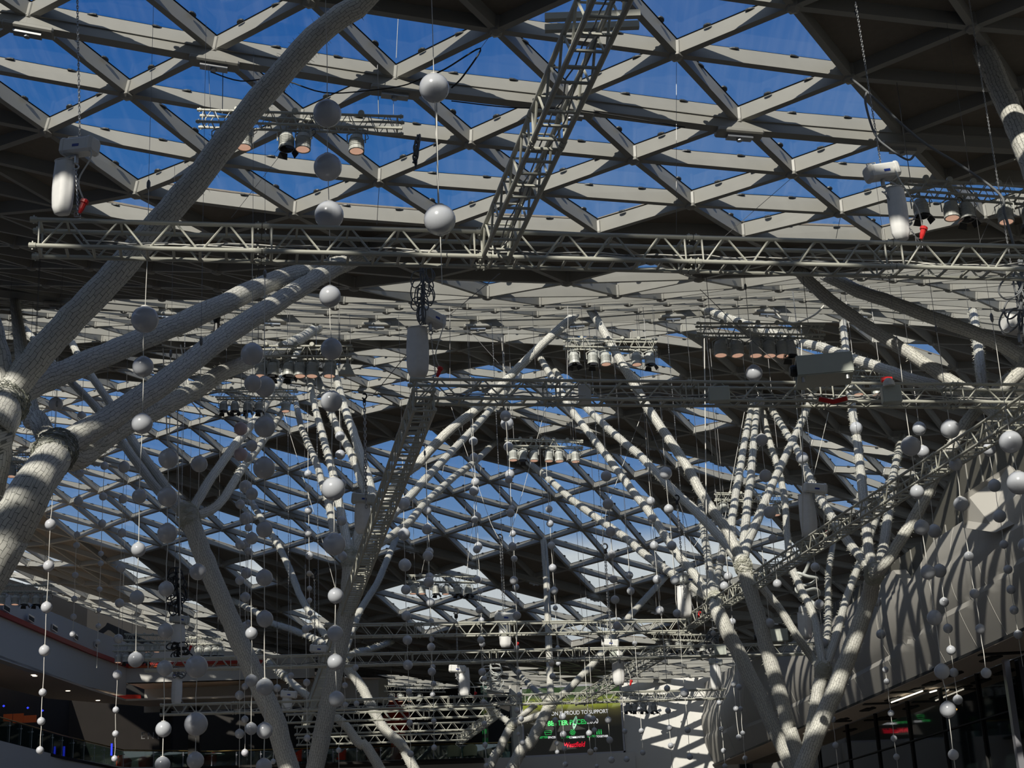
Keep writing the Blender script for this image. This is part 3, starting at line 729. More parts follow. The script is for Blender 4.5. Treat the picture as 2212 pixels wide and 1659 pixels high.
# ---------------------------------------------------------------- branching steel columns wrapped in fairy lights
def bark_mat():
    m = bpy.data.materials.new('pale column wrapped in wire net'); m.use_nodes = True
    nt = m.node_tree; b = nt.nodes['Principled BSDF']; L = nt.links.new
    b.inputs['Roughness'].default_value = .6
    uv = nt.nodes.new('ShaderNodeUVMap'); mp = nt.nodes.new('ShaderNodeMapping')
    mp.inputs['Rotation'].default_value = (0, 0, math.pi / 2)
    no = nt.nodes.new('ShaderNodeTexNoise'); no.inputs['Scale'].default_value = 5; no.inputs['Detail'].default_value = 3
    mx = nt.nodes.new('ShaderNodeVectorMath'); mx.operation = 'MULTIPLY_ADD'; mx.inputs[1].default_value = (.085, .085, 0)
    L(uv.outputs[0], no.inputs['Vector']); L(no.outputs['Color'], mx.inputs[0]); L(uv.outputs[0], mx.inputs[2])
    L(mx.outputs[0], mp.inputs['Vector'])
    br = nt.nodes.new('ShaderNodeTexBrick'); br.inputs['Scale'].default_value = 1
    br.inputs['Mortar Size'].default_value = .0042; br.inputs['Mortar Smooth'].default_value = .3; br.inputs['Brick Width'].default_value = .17; br.inputs['Row Height'].default_value = .062
    br.inputs['Color1'].default_value = (.64, .63, .57, 1); br.inputs['Color2'].default_value = (.55, .54, .50, 1); br.inputs['Mortar'].default_value = (.17, .175, .155, 1)
    L(mp.outputs[0], br.inputs['Vector']); L(br.outputs['Color'], b.inputs['Base Color'])
    bp = nt.nodes.new('ShaderNodeBump'); bp.inputs['Strength'].default_value = .6; bp.inputs['Distance'].default_value = .02
    L(br.outputs['Fac'], bp.inputs['Height']); L(bp.outputs[0], b.inputs['Normal'])
    return m
M_BARK = bark_mat()
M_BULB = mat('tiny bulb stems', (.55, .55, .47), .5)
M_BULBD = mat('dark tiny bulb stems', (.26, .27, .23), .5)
def _wob(pts, amp, seed):
    rnd = random.Random(seed); out = []
    for i, p in enumerate(pts):
        a = amp if 0 < i < len(pts) - 1 else 0
        out.append(p + Vector((rnd.uniform(-a, a), rnd.uniform(-a, a), rnd.uniform(-a, a))))
    return out
def branch(name, pts, r0, r1, parent, dens, seed, bm=None, ln=.06):
    pts = _wob(smooth_path(pts, 4), r0 * .06, seed); n = len(pts)
    rad = [(r0 + (r1 - r0) * i / (n - 1)) * (1 + .025 * math.sin(i * 2.1 + seed)) for i in range(n)]
    mb = MB(); mb.tube(pts, rad, 20); k = 2 * math.pi * (r0 + r1) / 2
    mb.uv = [[(u * k, v) for u, v in f] for f in mb.uv]
    o = mb.build(name, M_BARK, parent, smooth=True)
    rnd = random.Random(seed + 99); sp = MB()
    for i in range(n - 1):
        a, b = pts[i], pts[i + 1]; L = (b - a).length; R = frame(b - a)
        for q in range(int(L * dens + rnd.random())):
            t = rnd.random(); th = rnd.uniform(0, 6.283)
            nn = R.col[1] * math.cos(th) + R.col[2] * math.sin(th); c = a.lerp(b, t) + nn * (rad[i] * .98)
            d = (nn + R.col[0] * rnd.uniform(-.5, .5) + R.col[1] * rnd.uniform(-.3, .3)).normalized()
            e = c + d * (ln * rnd.uniform(.6, 1.3)); s = d.orthogonal().normalized(); w = d.cross(s); k2 = .0035 if dens > 40 else .0045 + ln * .04
            sp.add([c + s * k2, c - s * k2 * .5 + w * k2, c - s * k2 * .5 - w * k2, e + s * k2 * .6, e - s * k2 * .3 + w * k2 * .6, e - s * k2 * .3 - w * k2 * .6], [(0, 1, 4, 3), (1, 2, 5, 4), (2, 0, 3, 5), (3, 4, 5)])
    if sp.v:
        f = sp.build('fairy_lights', bm or M_BULB, o); tag(f, kind='stuff')
    return o
_sd = [100]
def column_tree(label, knot, rk, trunk, rt, branches, dens=46, bm=None, ln=.052, foot=None):
    """knot (px,py,Y); trunk list from the knot down, ending on the ground; branches: (points, r0, r1, roof(px,py,Y) or None)"""
    K = at(*knot); T = [at(*p) for p in trunk]
    if bm is None: rk, rt = rk * .9, rt * .92
    last, prev = T[-1], (T[-2] if len(T) > 1 else K)
    d = (last - prev); d = d / max(.01, -d.z) if d.z < -.01 else Vector((0, 0, -1))
    d.x = max(-.5, min(.5, d.x)); d.y = max(-.4, min(.4, d.y)); d.z = -1
    ground = foot or last + d * (last.z - FLOOR)
    root = empty('column_tree', ground); tag(root, label, 'column', 'branching white columns wrapped in fairy lights')
    _sd[0] += 17; s = _sd[0]
    branch('trunk', [K] + T + [ground], rk * .86, rt, root, dens, s, bm, ln)
    # swollen joint with a denser net of wire
    mb = MB(); prof = []
    ax = (K - T[0]).normalized(); R = frame(ax, (0, 1, 0)); Rz = Matrix((R.col[1], R.col[2], R.col[0])).transposed()
    for q in range(9):
        t = q / 8 * math.pi; prof.append((max(.02, rk * (.93 * math.sin(t) ** .8)), -rk * 1.5 * math.cos(t)))
    mb.lathe(K, prof, 20, Rz); j = mb.build('joint', M_BARK, root, smooth=True)
    rnd = random.Random(s); net = MB()
    for q in range(130):
        pts = []; th = rnd.uniform(0, 6.28); z = rnd.uniform(-1.3, 1.3) * rk
        for w in range(7):
            th += rnd.uniform(-.5, .7); z += rnd.uniform(-.3, .3) * rk; z = max(-1.5 * rk, min(1.5 * rk, z))
            rr = rk * rnd.uniform(.95, 1.12) * math.sqrt(max(.2, 1 - (z / (1.75 * rk)) ** 2))
            pts.append(K + Rz.col[0] * rr * math.cos(th) + Rz.col[1] * rr * math.sin(th) + Rz.col[2] * z)
        net.tube(pts, .0045 + ln * .04, 3, cap=False)
    tag(net.build('wire_net', bm or M_BULB, j), kind='stuff')
    for b in branches:
        pts, r0, r1, top = b[:4]
        if bm is None: r0, r1 = r0 * .84, r1 * .84
        P = [K] + [at(*p) for p in pts]
        if top: P.append(roof_hit(*top))
        # spread the depth evenly from the joint to the top so a branch runs straight in plan
        if top:
            n = len(P) - 1; L = [0]
            for i in range(1, len(P)): 
                a_, b_ = pix(P[i - 1]), pix(P[i]); L.append(L[-1] + math.hypot(a_[0] - b_[0], a_[1] - b_[1]))
            y0, y1 = K.y, P[-1].y
            for i in range(1, n):
                f = L[i] / L[-1]; Y = 1 / ((1 - f) / y0 + f / y1); q = pix(P[i]); P[i] = at(q[0], q[1], Y)
        _sd[0] += 7
        branch('branch', P, r0, r1, root, dens, _sd[0], bm, ln)
    return root
def q(pts, Y): return [(x, y, Y) for x, y in pts]

column_tree('dark column whose joint is cut by the left edge, one branch rising steeply right', (8, 872, 22.5), .36, q([(-25, 950), (-60, 1080)], 21.5), .42, [
    (q([(45, 815), (105, 745), (175, 668), (250, 590), (345, 480), (440, 370), (560, 215), (680, 80), (790, -5)], 23), .235, .2, (850, -75, 23.5)),
    (q([(60, 838), (120, 812), (230, 765), (330, 722), (450, 672), (600, 603), (720, 575)], 26), .2, .2, (800, 553, 35)),
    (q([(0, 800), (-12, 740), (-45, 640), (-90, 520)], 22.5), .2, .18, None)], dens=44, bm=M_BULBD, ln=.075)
column_tree('dark leaning column at lower left, its two long branches running up right', (118, 978, 21.5), .3, q([(70, 1060), (20, 1145), (-60, 1280)], 20.5), .36, [
    (q([(160, 948), (200, 926), (270, 882), (350, 830), (450, 752), (540, 690), (640, 628), (700, 592)], 25), .2, .19, (800, 552, 36)),
    (q([(170, 985), (240, 935), (330, 888), (420, 845), (480, 805), (560, 772), (640, 737)], 30), .2, .19, (690, 710, 50)),
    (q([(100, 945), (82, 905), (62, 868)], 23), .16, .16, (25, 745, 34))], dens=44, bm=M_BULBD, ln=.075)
column_tree('white column leaning right from a fork at lower left between hanging globes', (408, 1118, 43), .34, q([(428, 1170), (445, 1215), (472, 1280), (510, 1368), (548, 1455), (590, 1545), (622, 1650)], 43), .3, [
    (q([(350, 1040), (300, 972), (265, 918), (235, 868), (205, 822), (175, 778)], 45), .18, .165, (140, 715, 58)),
    (q([(345, 1062), (300, 1005), (250, 935), (205, 878), (160, 832), (118, 788)], 45), .17, .16, (45, 705, 60)),
    (q([(445, 1050), (500, 972), (555, 902), (600, 830), (630, 785)], 45), .17, .165, (655, 745, 55)),
    (q([(470, 1092), (525, 1010), (575, 945), (607, 895)], 50), .17, .15, (630, 862, 62))])
column_tree('many-branched white column half hidden by the descending truss', (757, 1210, 46), .3, q([(755, 1260), (748, 1330), (730, 1420), (714, 1500), (697, 1580), (682, 1655)], 46), .3, [
    (q([(800, 1130), (870, 1030), (899, 1005), (960, 940), (1034, 880), (1090, 825), (1150, 765)], 47), .19, .165, (1245, 683, 50)),
    (q([(830, 1130), (875, 1084), (959, 992), (1000, 950), (1056, 890)], 50), .18, .16, (1120, 815, 62)),
    (q([(830, 1168), (882, 1129), (912, 1094), (954, 1054), (989, 1024), (1024, 999)], 56), .16, .17, (1072, 955, 72)),
    (q([(735, 1175), (721, 1150), (710, 1090), (695, 1040), (683, 1000), (662, 950), (650, 920)], 50), .15, .16, (638, 868, 64)),
    (q([(735, 1100), (721, 1030), (706, 974), (693, 925), (678, 870)], 48), .17, .16, (660, 785, 55)),
    (q([(792, 1080), (780, 1039), (762, 987), (738, 942), (716, 895)], 48), .18, .17, (674, 790, 52)),
    (q([(800, 1090), (797, 1042), (782, 992), (762, 930), (744, 880)], 48), .2, .18, (712, 768, 50))])
column_tree('thin far column leaning right, just right of the many-branched white one', (738, 1428, 72), .28, q([(750, 1445), (777, 1477), (807, 1534), (828, 1572), (868, 1610), (892, 1655)], 72), .26, [
    (q([(707, 1378), (680, 1340), (650, 1290), (630, 1240), (605, 1185), (580, 1145)], 74), .2, .2, (540, 1085, 82)),
    (q([(707, 1395), (684, 1382), (634, 1361), (589, 1346), (551, 1321)], 74), .19, .2, (490, 1296, 90)),
    (q([(767, 1410), (800, 1402)], 76), .18, .2, (848, 1388, 92)),
    (q([(767, 1345), (780, 1315), (814, 1261), (838, 1205)], 76), .2, .2, (864, 1150, 84))], dens=26, ln=.07)
column_tree('far slanting post crossing behind the white trunk below the far fascia', (617, 1462, 74), .2, q([(665, 1504), (740, 1561), (774, 1605), (814, 1648)], 72), .28, [
    (q([(590, 1438)], 78), .2, .18, (558, 1408, 94))], dens=26, ln=.07)
column_tree('grey column crossing the advertising screen, its trunk leaning to lower left', (1190, 1518, 76), .36, q([(1170, 1560), (1145, 1605), (1108, 1655)], 76), .3, [
    (q([(1188, 1470), (1186, 1400), (1183, 1320), (1179, 1230)], 78), .2, .21, (1174, 1168, 82)),
    (q([(1216, 1500), (1267, 1450), (1294, 1418), (1348, 1345)], 78), .22, .2, (1438, 1248, 86)),
    (q([(1160, 1495), (1140, 1475)], 84), .17, .17, (1094, 1432, 104))], dens=26, ln=.07)
column_tree('small forked column before the left screen edge', (1106, 1566, 78), .28, q([(1090, 1595), (1077, 1622), (1058, 1656)], 78), .24, [
    (q([(1085, 1550), (1064, 1534), (1040, 1512)], 79), .19, .17, None),
    (q([(1138, 1538), (1158, 1522)], 78), .17, .17, None),
    (q([(1145, 1552), (1186, 1536)], 77), .17, .19, None)], dens=26, ln=.07)
column_tree('bright white column right of centre with five branches from one spiky joint', (1605, 1222, 44), .28, q([(1617, 1262), (1634, 1318), (1647, 1366), (1661, 1420), (1681, 1487), (1705, 1572), (1722, 1626)], 44), .22, [
    (q([(1573, 1150), (1536, 1099), (1506, 1049), (1474, 992), (1439, 940), (1399, 880), (1349, 795), (1312, 729)], 45), .18, .16, (1274, 672, 50)),
    (q([(1560, 1165), (1499, 1101), (1439, 1044), (1382, 984), (1332, 942), (1285, 898), (1225, 840)], 46), .18, .16, (1185, 785, 58)),
    (q([(1580, 1150), (1586, 1091), (1598, 1017), (1611, 942), (1621, 892)], 48), .16, .15, (1632, 845, 62)),
    (q([(1608, 1166), (1613, 1104), (1622, 1029), (1628, 955), (1634, 892)], 48), .17, .16, (1642, 850, 58)),
    (q([(1613, 1178), (1631, 1136), (1660, 1066), (1688, 1004), (1718, 942), (1740, 892)], 46), .17, .16, (1762, 840, 56))])
column_tree('bright white column whose joint touches the lower end of the right diagonal truss', (1545, 1298, 48), .3, q([(1556, 1335), (1583, 1386), (1607, 1437), (1641, 1504), (1671, 1572), (1697, 1629)], 47), .24, [
    (q([(1524, 1275), (1494, 1233), (1462, 1196), (1439, 1161), (1404, 1109), (1362, 1055), (1325, 1004), (1272, 935), (1228, 875)], 50), .17, .17, (1158, 762, 60)),
    (q([(1511, 1278), (1474, 1253), (1399, 1203), (1350, 1161), (1285, 1116), (1235, 1079), (1173, 1024)], 55), .16, .17, (1096, 968, 72)),
    (q([(1536, 1253), (1529, 1203), (1521, 1153)], 55), .16, .17, (1513, 1080, 72)),
    (q([(1549, 1248), (1561, 1191)], 55), .15, .15, (1570, 1100, 72))])
_tr = column_tree('large bright column at lower right with its joint against the curved wall', (1888, 1240, 38), .26, q([(1877, 1290), (1853, 1362), (1830, 1423), (1803, 1494), (1766, 1578), (1740, 1645)], 39), .25, [
    (q([(1830, 1167), (1793, 1110), (1762, 1059), (1723, 974), (1695, 930)], 42), .15, .16, (1655, 868, 58)),
    (q([(1876, 1180), (1866, 1085), (1853, 962), (1840, 878), (1832, 797)], 42), .16, .16, (1820, 694, 60)),
    (q([(1903, 1205), (1911, 1167), (1921, 1099), (1926, 1046)], 42), .17, .17, (1950, 945, 60)),
    (q([(1907, 1225), (1945, 1168), (1985, 1102), (2019, 1030), (2046, 985), (2086, 915), (2128, 866)], 36), .16, .18, None)])
column_tree('white forked column with low joint, between the two big ones at lower right', (1778, 1452, 44), .24, q([(1769, 1487), (1759, 1548), (1744, 1622)], 44), .2, [
    (q([(1768, 1386), (1757, 1330), (1725, 1260), (1708, 1217), (1700, 1149), (1695, 1079), (1683, 1019), (1663, 955), (1648, 892)], 48), .14, .15, (1640, 858, 64)),
    (q([(1803, 1386), (1826, 1302), (1847, 1241), (1870, 1183), (1894, 1116)], 50), .15, .16, (1920, 1045, 66)),
    (q([(1786, 1390), (1789, 1335), (1790, 1234), (1798, 1185)], 52), .13, .15, (1802, 1160, 68)),
    (q([(1766, 1437), (1725, 1379), (1691, 1325), (1654, 1278), (1628, 1240)], 48), .15, .15, None)])
column_tree('upper right column, thick branches spreading left above the second level truss', (2130, 868, 35.5), .3, q([(2200, 930), (2290, 1010)], 34), .28, [
    (q([(2073, 835), (2029, 807), (1978, 773), (1911, 729), (1843, 685), (1776, 635)], 36), .19, .19, (1725, 590, 38)),
    (q([(2212, 790), (2180, 755), (2097, 716), (2012, 685), (1911, 648), (1843, 624)], 36), .2, .2, (1780, 598, 40)),
    (q([(2029, 835), (1978, 822), (1911, 798), (1843, 775), (1776, 751), (1715, 737), (1573, 688)], 38), .18, .17, (1512, 668, 50)),
    (q([(2120, 812), (2112, 745)], 40), .17, .17, (2102, 672, 52)),
    (q([(2175, 822), (2212, 795)], 36), .18, .18, (2290, 730, 40))], dens=40, ln=.055)
column_tree('shaded column entering at the upper right corner', (2250, 400, 24), .24, q([(2300, 620)], 23), .3, [
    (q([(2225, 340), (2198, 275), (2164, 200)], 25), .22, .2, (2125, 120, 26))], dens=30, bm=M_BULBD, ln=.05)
STRANDS = [('top centre strand of two big globes, nearest of all, before the long truss', [(938, 190, 33), (950, 475, 35)], (933, -60)), ('strand of big globes left of the top centre one, passing behind the long truss', [(707, 245, 31), (708, 361, 31), (711, 465, 32), (713, 640, 24), (716, 754, 24), (716, 867, 24), (720, 1056, 26), (722, 1175, 25), (725, 1287, 17.5), (724, 1368, 17.5), (724, 1430, 17.5), (727, 1510, 17.5)], (704, 100)), ('left strand whose first grey globe hangs under the long truss between two dark branches', [(313, 690, 30), (309, 792, 23), (307, 915, 23), (301, 1072, 16), (299, 1187, 16), (296, 1291, 16), (293, 1425, 17)], (316, 560)), ('strand starting with a dark globe left of the horizontal lighting bar', [(545, 765, 25), (546, 828, 19), (543.6, 963, 13), (544, 1067, 13.5), (544, 1163, 13.5), (543, 1368, 13.5), (543, 1470, 13.5), (542.5, 1574, 13.5)], None), ('strand of very large dark globes just left of centre, right of the small overlapping ones', [(572, 835, 23), (572, 922, 23.6), (570.5, 1011, 24.3), (571, 1144, 18.2), (571, 1248, 18.5), (572, 1337, 18.5), (572, 1484, 19), (571.5, 1578, 18), (570, 1656, 18)], None), ('strand with white top globe among the overlapping strands at centre left', [(530.5, 1051.5, 14.4), (531, 1120, 14), (531, 1176, 11), (532, 1238, 12), (530, 1290, 11), (530, 1354, 11)], (534, 960)), ('strand led by two pinkish globes at centre left', [(520, 926, 15), (520, 981.6, 15), (519, 1089.6, 10.4), (518.5, 1177, 10.5), (518, 1254, 10), (519, 1418, 10.5), (517.5, 1502, 10), (517.5, 1585, 10.5)], None), ('strand of the smallest bluish globes between the overlapping strands at centre left', [(534, 988, 11), (536.7, 1140, 8.5), (536, 1190, 8), (536, 1316, 5.5), (536, 1344, 5.5), (529, 1483, 7.5), (529, 1554, 8), (529, 1626, 8)], None), ('strand of three very large dark globes in front of the forked white column', [(364, 991, 22), (362, 1073, 22), (361.6, 1152, 22), (359, 1272, 17), (357.6, 1363, 17), (355.7, 1443.6, 17.3), (353, 1575, 17.5), (351, 1651, 17)], None), ('strand ending in two of the largest globes at lower left', [(430.5, 1002.5, 18), (427.4, 1235.4, 18.3), (424.4, 1440, 25), (423.4, 1564, 25.7), (422, 1643, 19)], None), ('single white globe on a cable below the dark column joint at left', [(120.5, 873, 15.6)], None), ('strand led by a small white globe right of the single one at left', [(176.6, 898.5, 10), (172.5, 945, 10), (172, 1022, 10), (169.6, 1082, 10), (166.6, 1154.5, 6.8), (165.3, 1178, 7.2), (162.7, 1242.5, 7), (160.7, 1293.8, 7), (159, 1332.6, 7), (157.3, 1370, 7)], None), ('strand of small bluish globes over the dark gallery gap at left', [(225.5, 1006.3, 9), (222.8, 1072.4, 9), (220.5, 1131, 9), (218, 1196, 6.3), (217.6, 1217, 6.5), (215.3, 1273, 6.3), (213.7, 1318.4, 5.5), (212.7, 1352.5, 6), (211, 1386.6, 6)], None), ('strand led by a bright white globe, hanging past the gallery corner', [(268, 1008.8, 13), (265.5, 1078, 10), (263.5, 1151.5, 10), (261, 1227, 10), (258.3, 1303, 10), (256, 1380, 10.3), (253.5, 1457.5, 10.2), (250.2, 1533.5, 7.2), (249.5, 1585, 7.2), (247.5, 1639, 7)], None), ('leftmost long strand, in front of the white gallery wall', [(115, 1048, 7), (109, 1133, 12.2), (105, 1222.4, 12), (100.6, 1312, 12.5), (96.2, 1405.5, 12.3), (92.2, 1495.7, 8.5), (89, 1558, 8.8), (86.4, 1620.6, 8.5)], None), ('strand of two grey globes cut by the left edge', [(4, 984.5, 15.5), (0, 1071.5, 13.7)], None), ('strand just right of the big-globe strand, in front of the white branches at centre left', [(734.4, 942, 10.8), (735, 982, 11), (739, 1044, 9), (738, 1125, 10.8), (739.4, 1200.7, 10.5)], None), ('faint strand of small bluish globes left of the hoist at centre left', [(665.5, 1023.5, 8.4), (666, 1054.8, 8), (666.5, 1103, 8.5), (666.8, 1151.5, 8.6), (668.5, 1200.7, 9), (668, 1239, 6.2), (668.5, 1271, 5.7), (668.5, 1297, 6), (670, 1324.5, 6), (670, 1356, 6)], None), ('two bluish globes beside the small pane at lower centre left', [(660.7, 1359, 9), (662.4, 1474.4, 8), (663.4, 1594.6, 7.5)], (659, 1180)), ('strand of two small bluish globes below the far fascia', [(628.6, 1459.6, 7)], (628, 1240)), ('strand of small globes beside the little white hoist at lower left', [(598.6, 1486.6, 8.5), (597.6, 1528.4, 6), (590, 1645, 6)], (600, 1300)), ('strand with three bright white globes right of the descending truss', [(872, 1088, 13.8), (872.6, 1154, 13.8), (874.6, 1220.6, 14), (876.6, 1274, 10.7), (877.7, 1330.3, 10.8), (880, 1382.6, 10.6), (881, 1436.6, 11), (883.5, 1494.7, 7), (884.8, 1561.5, 7), (887, 1628.4, 7)], None), ('bluish strand left of the hook, front one of its pair', [(923.6, 1103.3, 9), (924.3, 1139, 9.4), (927.3, 1191.8, 9.3), (927.8, 1246.2, 9.4), (929.7, 1301.6, 9.8), (931.4, 1342, 6.4), (932.4, 1381, 6), (934.8, 1440.7, 6), (936.5, 1477, 6.3), (937, 1557.5, 6), (937.8, 1614.9, 6.5)], None), ('bluish strand left of the hook, rear one of its pair', [(922.6, 1143.6, 11.5), (924.3, 1200.7, 11.5), (926.3, 1257.4, 11.4), (931.4, 1397.8, 9), (932.8, 1450.8, 9), (934.5, 1500.7, 6)], None), ('strand right of the thick white branch at centre, front one of its pair', [(1022.5, 953, 9.7), (1023.8, 987.7, 9.7), (1026.8, 1041.6, 9.7), (1030, 1115.7, 9.7), (1033, 1180.4, 9.5), (1035.7, 1253, 6.5), (1037, 1277, 6.5), (1040, 1340, 6.6), (1041.8, 1391.4, 6.7), (1045.5, 1466.3, 6.5), (1044.5, 1516.3, 5.4), (1046.2, 1563.2, 6), (1048, 1608.8, 6), (1050.6, 1654.4, 5.8)], None), ('strand right of the thick white branch at centre, rear one of its pair', [(1023.8, 1060.8, 10.7), (1025.5, 1122.4, 8), (1030, 1187, 8.5), (1031, 1252, 8), (1035.4, 1317.8, 8), (1038.8, 1382.6, 8), (1041.5, 1451.8, 8.4)], (1021, 950)), ('strand led by a large white globe just under the second level truss', [(1095.4, 914.8, 14.4), (1098.4, 964.5, 10.7), (1101.3, 1025, 10.7), (1105.3, 1098.3, 7), (1108, 1152.8, 7.2), (1110.8, 1207, 7.2), (1114.3, 1267.9, 7.5), (1116, 1300, 6), (1117, 1399.5, 5.5), (1120.5, 1452, 6), (1121.5, 1500.8, 5.8), (1126, 1553, 6), (1128.6, 1604, 6.3)], None), ('strand led by a dark globe behind the large white one under the second truss', [(1092, 898.6, 12), (1099, 1036, 8.7), (1102.8, 1108.3, 9.4), (1106.8, 1180.8, 9.4), (1110, 1254, 9.4), (1116.4, 1329.6, 9.4), (1116.8, 1534.5, 6.3), (1119.5, 1586, 4.4)], None), ('strand over the bare vertical far column at centre right', [(1185.9, 1099.8, 8), (1188, 1131, 8), (1191, 1178, 8.5), (1193.8, 1226.8, 8.7), (1197, 1275.6, 8.6), (1199.5, 1313.4, 5.6), (1204.5, 1398.8, 4.8), (1206.2, 1433.2, 5.7)], None), ('strand of a cream and bluish globes below the fourth level truss left of the screen', [(1191.7, 1433, 6.8), (1193.7, 1461, 7), (1199.5, 1556, 6.6), (1202.5, 1606, 5), (1203.5, 1624.6, 5)], (1190, 1330)), ('strand over the left part of the advertising screen lettering', [(1215.4, 1548, 8), (1217, 1586.8, 7.8), (1219, 1617.2, 6), (1221.4, 1651, 6)], (1213, 1400)), ('pair-leading dark strand over the middle of the advertising screen', [(1271, 1551.4, 9), (1272.7, 1584, 7), (1275.4, 1624.3, 7)], (1269, 1400)), ('fainter strand just right of the middle one over the screen', [(1282, 1553, 6.5), (1284, 1577.4, 6), (1286.6, 1618.3, 4.5), (1289, 1655, 4.4)], (1281, 1400)), ('strand over the right part of the advertising screen', [(1314, 1555.4, 7.4), (1317, 1598.7, 7.5), (1320.7, 1641.5, 7.3)], (1311, 1400)), ('strand on the white wall right of the screen edge', [(1349.4, 1579.7, 5.8), (1353.8, 1639.8, 6.5)], (1345, 1400)), ('strand over the security camera wall, second right of the screen', [(1381.8, 1532, 5.8), (1385.5, 1579, 6), (1388.5, 1625.7, 6)], (1378, 1400)), ("strand of three slate-blue globes in front of the curved wall's far end", [(1441, 1487, 7), (1443, 1535.2, 6.5), (1446, 1572.3, 6.5), (1449, 1610.8, 6.5)], (1436, 1340)), ('strand led by a large white globe in front of the cafe truss right half', [(1478.8, 1496.4, 9.8), (1485.5, 1577, 6.8), (1490.2, 1634.8, 6.8)], (1474, 1330)), ('left strand of small globes in the column gap at lower centre-left', [(768, 1442.3, 7), (770, 1520, 6.3)], (766, 1300)), ('strand with two white globes beside the white trunk over the far fascia', [(745, 1480.5, 6.5), (745.7, 1522.7, 6.5), (731.6, 1620.6, 6)], (743, 1330)), ('strand of two upper grey globes right of the thin far branch at centre right', [(1309.4, 1028.4, 12), (1313.4, 1088.9, 12.2), (1319, 1148.5, 11), (1321.4, 1197.3, 9.3), (1325, 1251, 9.2), (1328.5, 1295.5, 9.5), (1332.5, 1351.5, 9)], None), ('strand between two bright parallel branches at centre right, white at its middle', [(1405.7, 1082.6, 9.7), (1408.4, 1121, 9.5), (1413, 1178.4, 9.7), (1419.6, 1252.2, 10), (1425.3, 1318.5, 9.5)], (1401, 1020)), ('strand led by a big white globe at the branch crossing at centre right', [(1438, 1022.2, 14), (1444.5, 1099.8, 10.7), (1451.2, 1179, 10.5), (1458, 1253, 10.5), (1462.5, 1325, 9)], None), ('strand of two bluish globes below the crossing branches at lower centre right', [(1359.5, 1242.5, 8.5), (1362.5, 1276.6, 8.7), (1371, 1390, 5.6)], None), ('strand whose top white globe hangs above the second level truss', [(1629, 806, 18.5), (1640, 868, 12), (1645.6, 950, 13.7), (1653.8, 1028, 14), (1662.8, 1106.7, 14), (1669.5, 1163.7, 9.7), (1679, 1261, 9.7)], None), ('strand of four white globes right of the bright branching column', [(1733, 989.4, 13.7), (1761, 1225, 10.2), (1769.8, 1305.6, 10.8), (1779.6, 1388.7, 10.4), (1789, 1472, 10.4), (1799, 1553.8, 7), (1805, 1610, 7.3)], (1731, 880)), ('strand of three globes at the second bright joint, front one', [(1558.6, 1208, 9.7), (1564.8, 1265.9, 10)], (1556, 1120)), ('white globe and small ones right of the second bright joint', [(1573, 1245, 9.5), (1582, 1343, 8), (1584.8, 1478, 6.5), (1589.5, 1530.8, 6.2), (1596, 1592.6, 6.5)], None), ('small strand beside the lower sweeping trunk', [(1596, 1484, 7), (1600, 1530.8, 5.2), (1604.3, 1583.8, 5.4), (1609.4, 1638, 5.8)], (1590, 1400)), ("slate-blue small globes in front of the sweeping trunk's top", [(1541, 1368, 6), (1574, 1369, 6.3)], (1540, 1300)), ("strand of four small globes at the curved wall's far turn", [(1553.7, 1517.6, 5.8), (1558.8, 1575, 5.8), (1563, 1621.6, 5.8), (1566, 1655, 5.8)], (1548, 1420)), ('single white globe just above the small projector housing', [(1662, 1346.5, 11)], (1660, 1250)), ('strand led by a white globe under the second truss right of the lantern bar', [(1849.4, 924.9, 14), (1856, 974, 9.8), (1863, 1031.6, 10), (1875.8, 1164, 9.5), (1884, 1221.6, 9.8), (1894, 1300, 10.2), (1902.8, 1369.8, 10.4)], None), ('slim strand of small globes running to the bottom right shopfront', [(1878.5, 1158, 6.8), (1886.6, 1211, 6.8), (1894, 1270.5, 6.8), (1912.6, 1446.7, 6.8), (1915.6, 1472.4, 6.8), (1924.7, 1541, 7.2), (1931, 1595.3, 7.2), (1936.6, 1635, 7.2)], (1874, 1050)), ('strand of very large dark globes at right, leftmost of the five over the curved wall', [(1967.3, 963.7, 22), (1981, 1062.6, 15.5), (1991, 1138.8, 16.8), (2004.7, 1236, 16.6), (2019, 1334.3, 17), (2034.8, 1450.4, 17.2), (2047.6, 1532.8, 18), (2059.4, 1630.4, 11.8)], None), ('strand of mid-sized grey globes at right, second of the five over the curved wall', [(1985.8, 925.5, 15), (1993.6, 975.5, 14), (2008, 1062, 13), (2018, 1147, 15), (2029.7, 1233, 15), (2039.5, 1300.5, 10.4), (2047.6, 1357.6, 10.4), (2054.4, 1404.5, 10.4), (2060.4, 1452.8, 10), (2069, 1511.6, 10.8)], None), ('strand at right ending in a pale globe before the dark shop window, third of five', [(2052.7, 927, 21), (2064.5, 1003, 14.5), (2076, 1088.6, 16.5), (2092.9, 1201.6, 10.8), (2105, 1282.3, 10.8), (2117.5, 1358.6, 11), (2130.3, 1453.8, 11.5)], None), ('strand of many even grey globes at right, fourth of five over the curved wall', [(2136.7, 971, 14.7), (2148, 1048.8, 14.2), (2159, 1114.9, 14.5), (2168.5, 1176, 9.6), (2177.3, 1230, 9.8), (2183.7, 1273.5, 9.8), (2190.4, 1317.8, 9.8), (2199.5, 1370.8, 10)], None), ('strand of large globes at the right edge', [(2183.3, 954.6, 25), (2201, 1043, 26), (2214.7, 1178.4, 16)], None)]
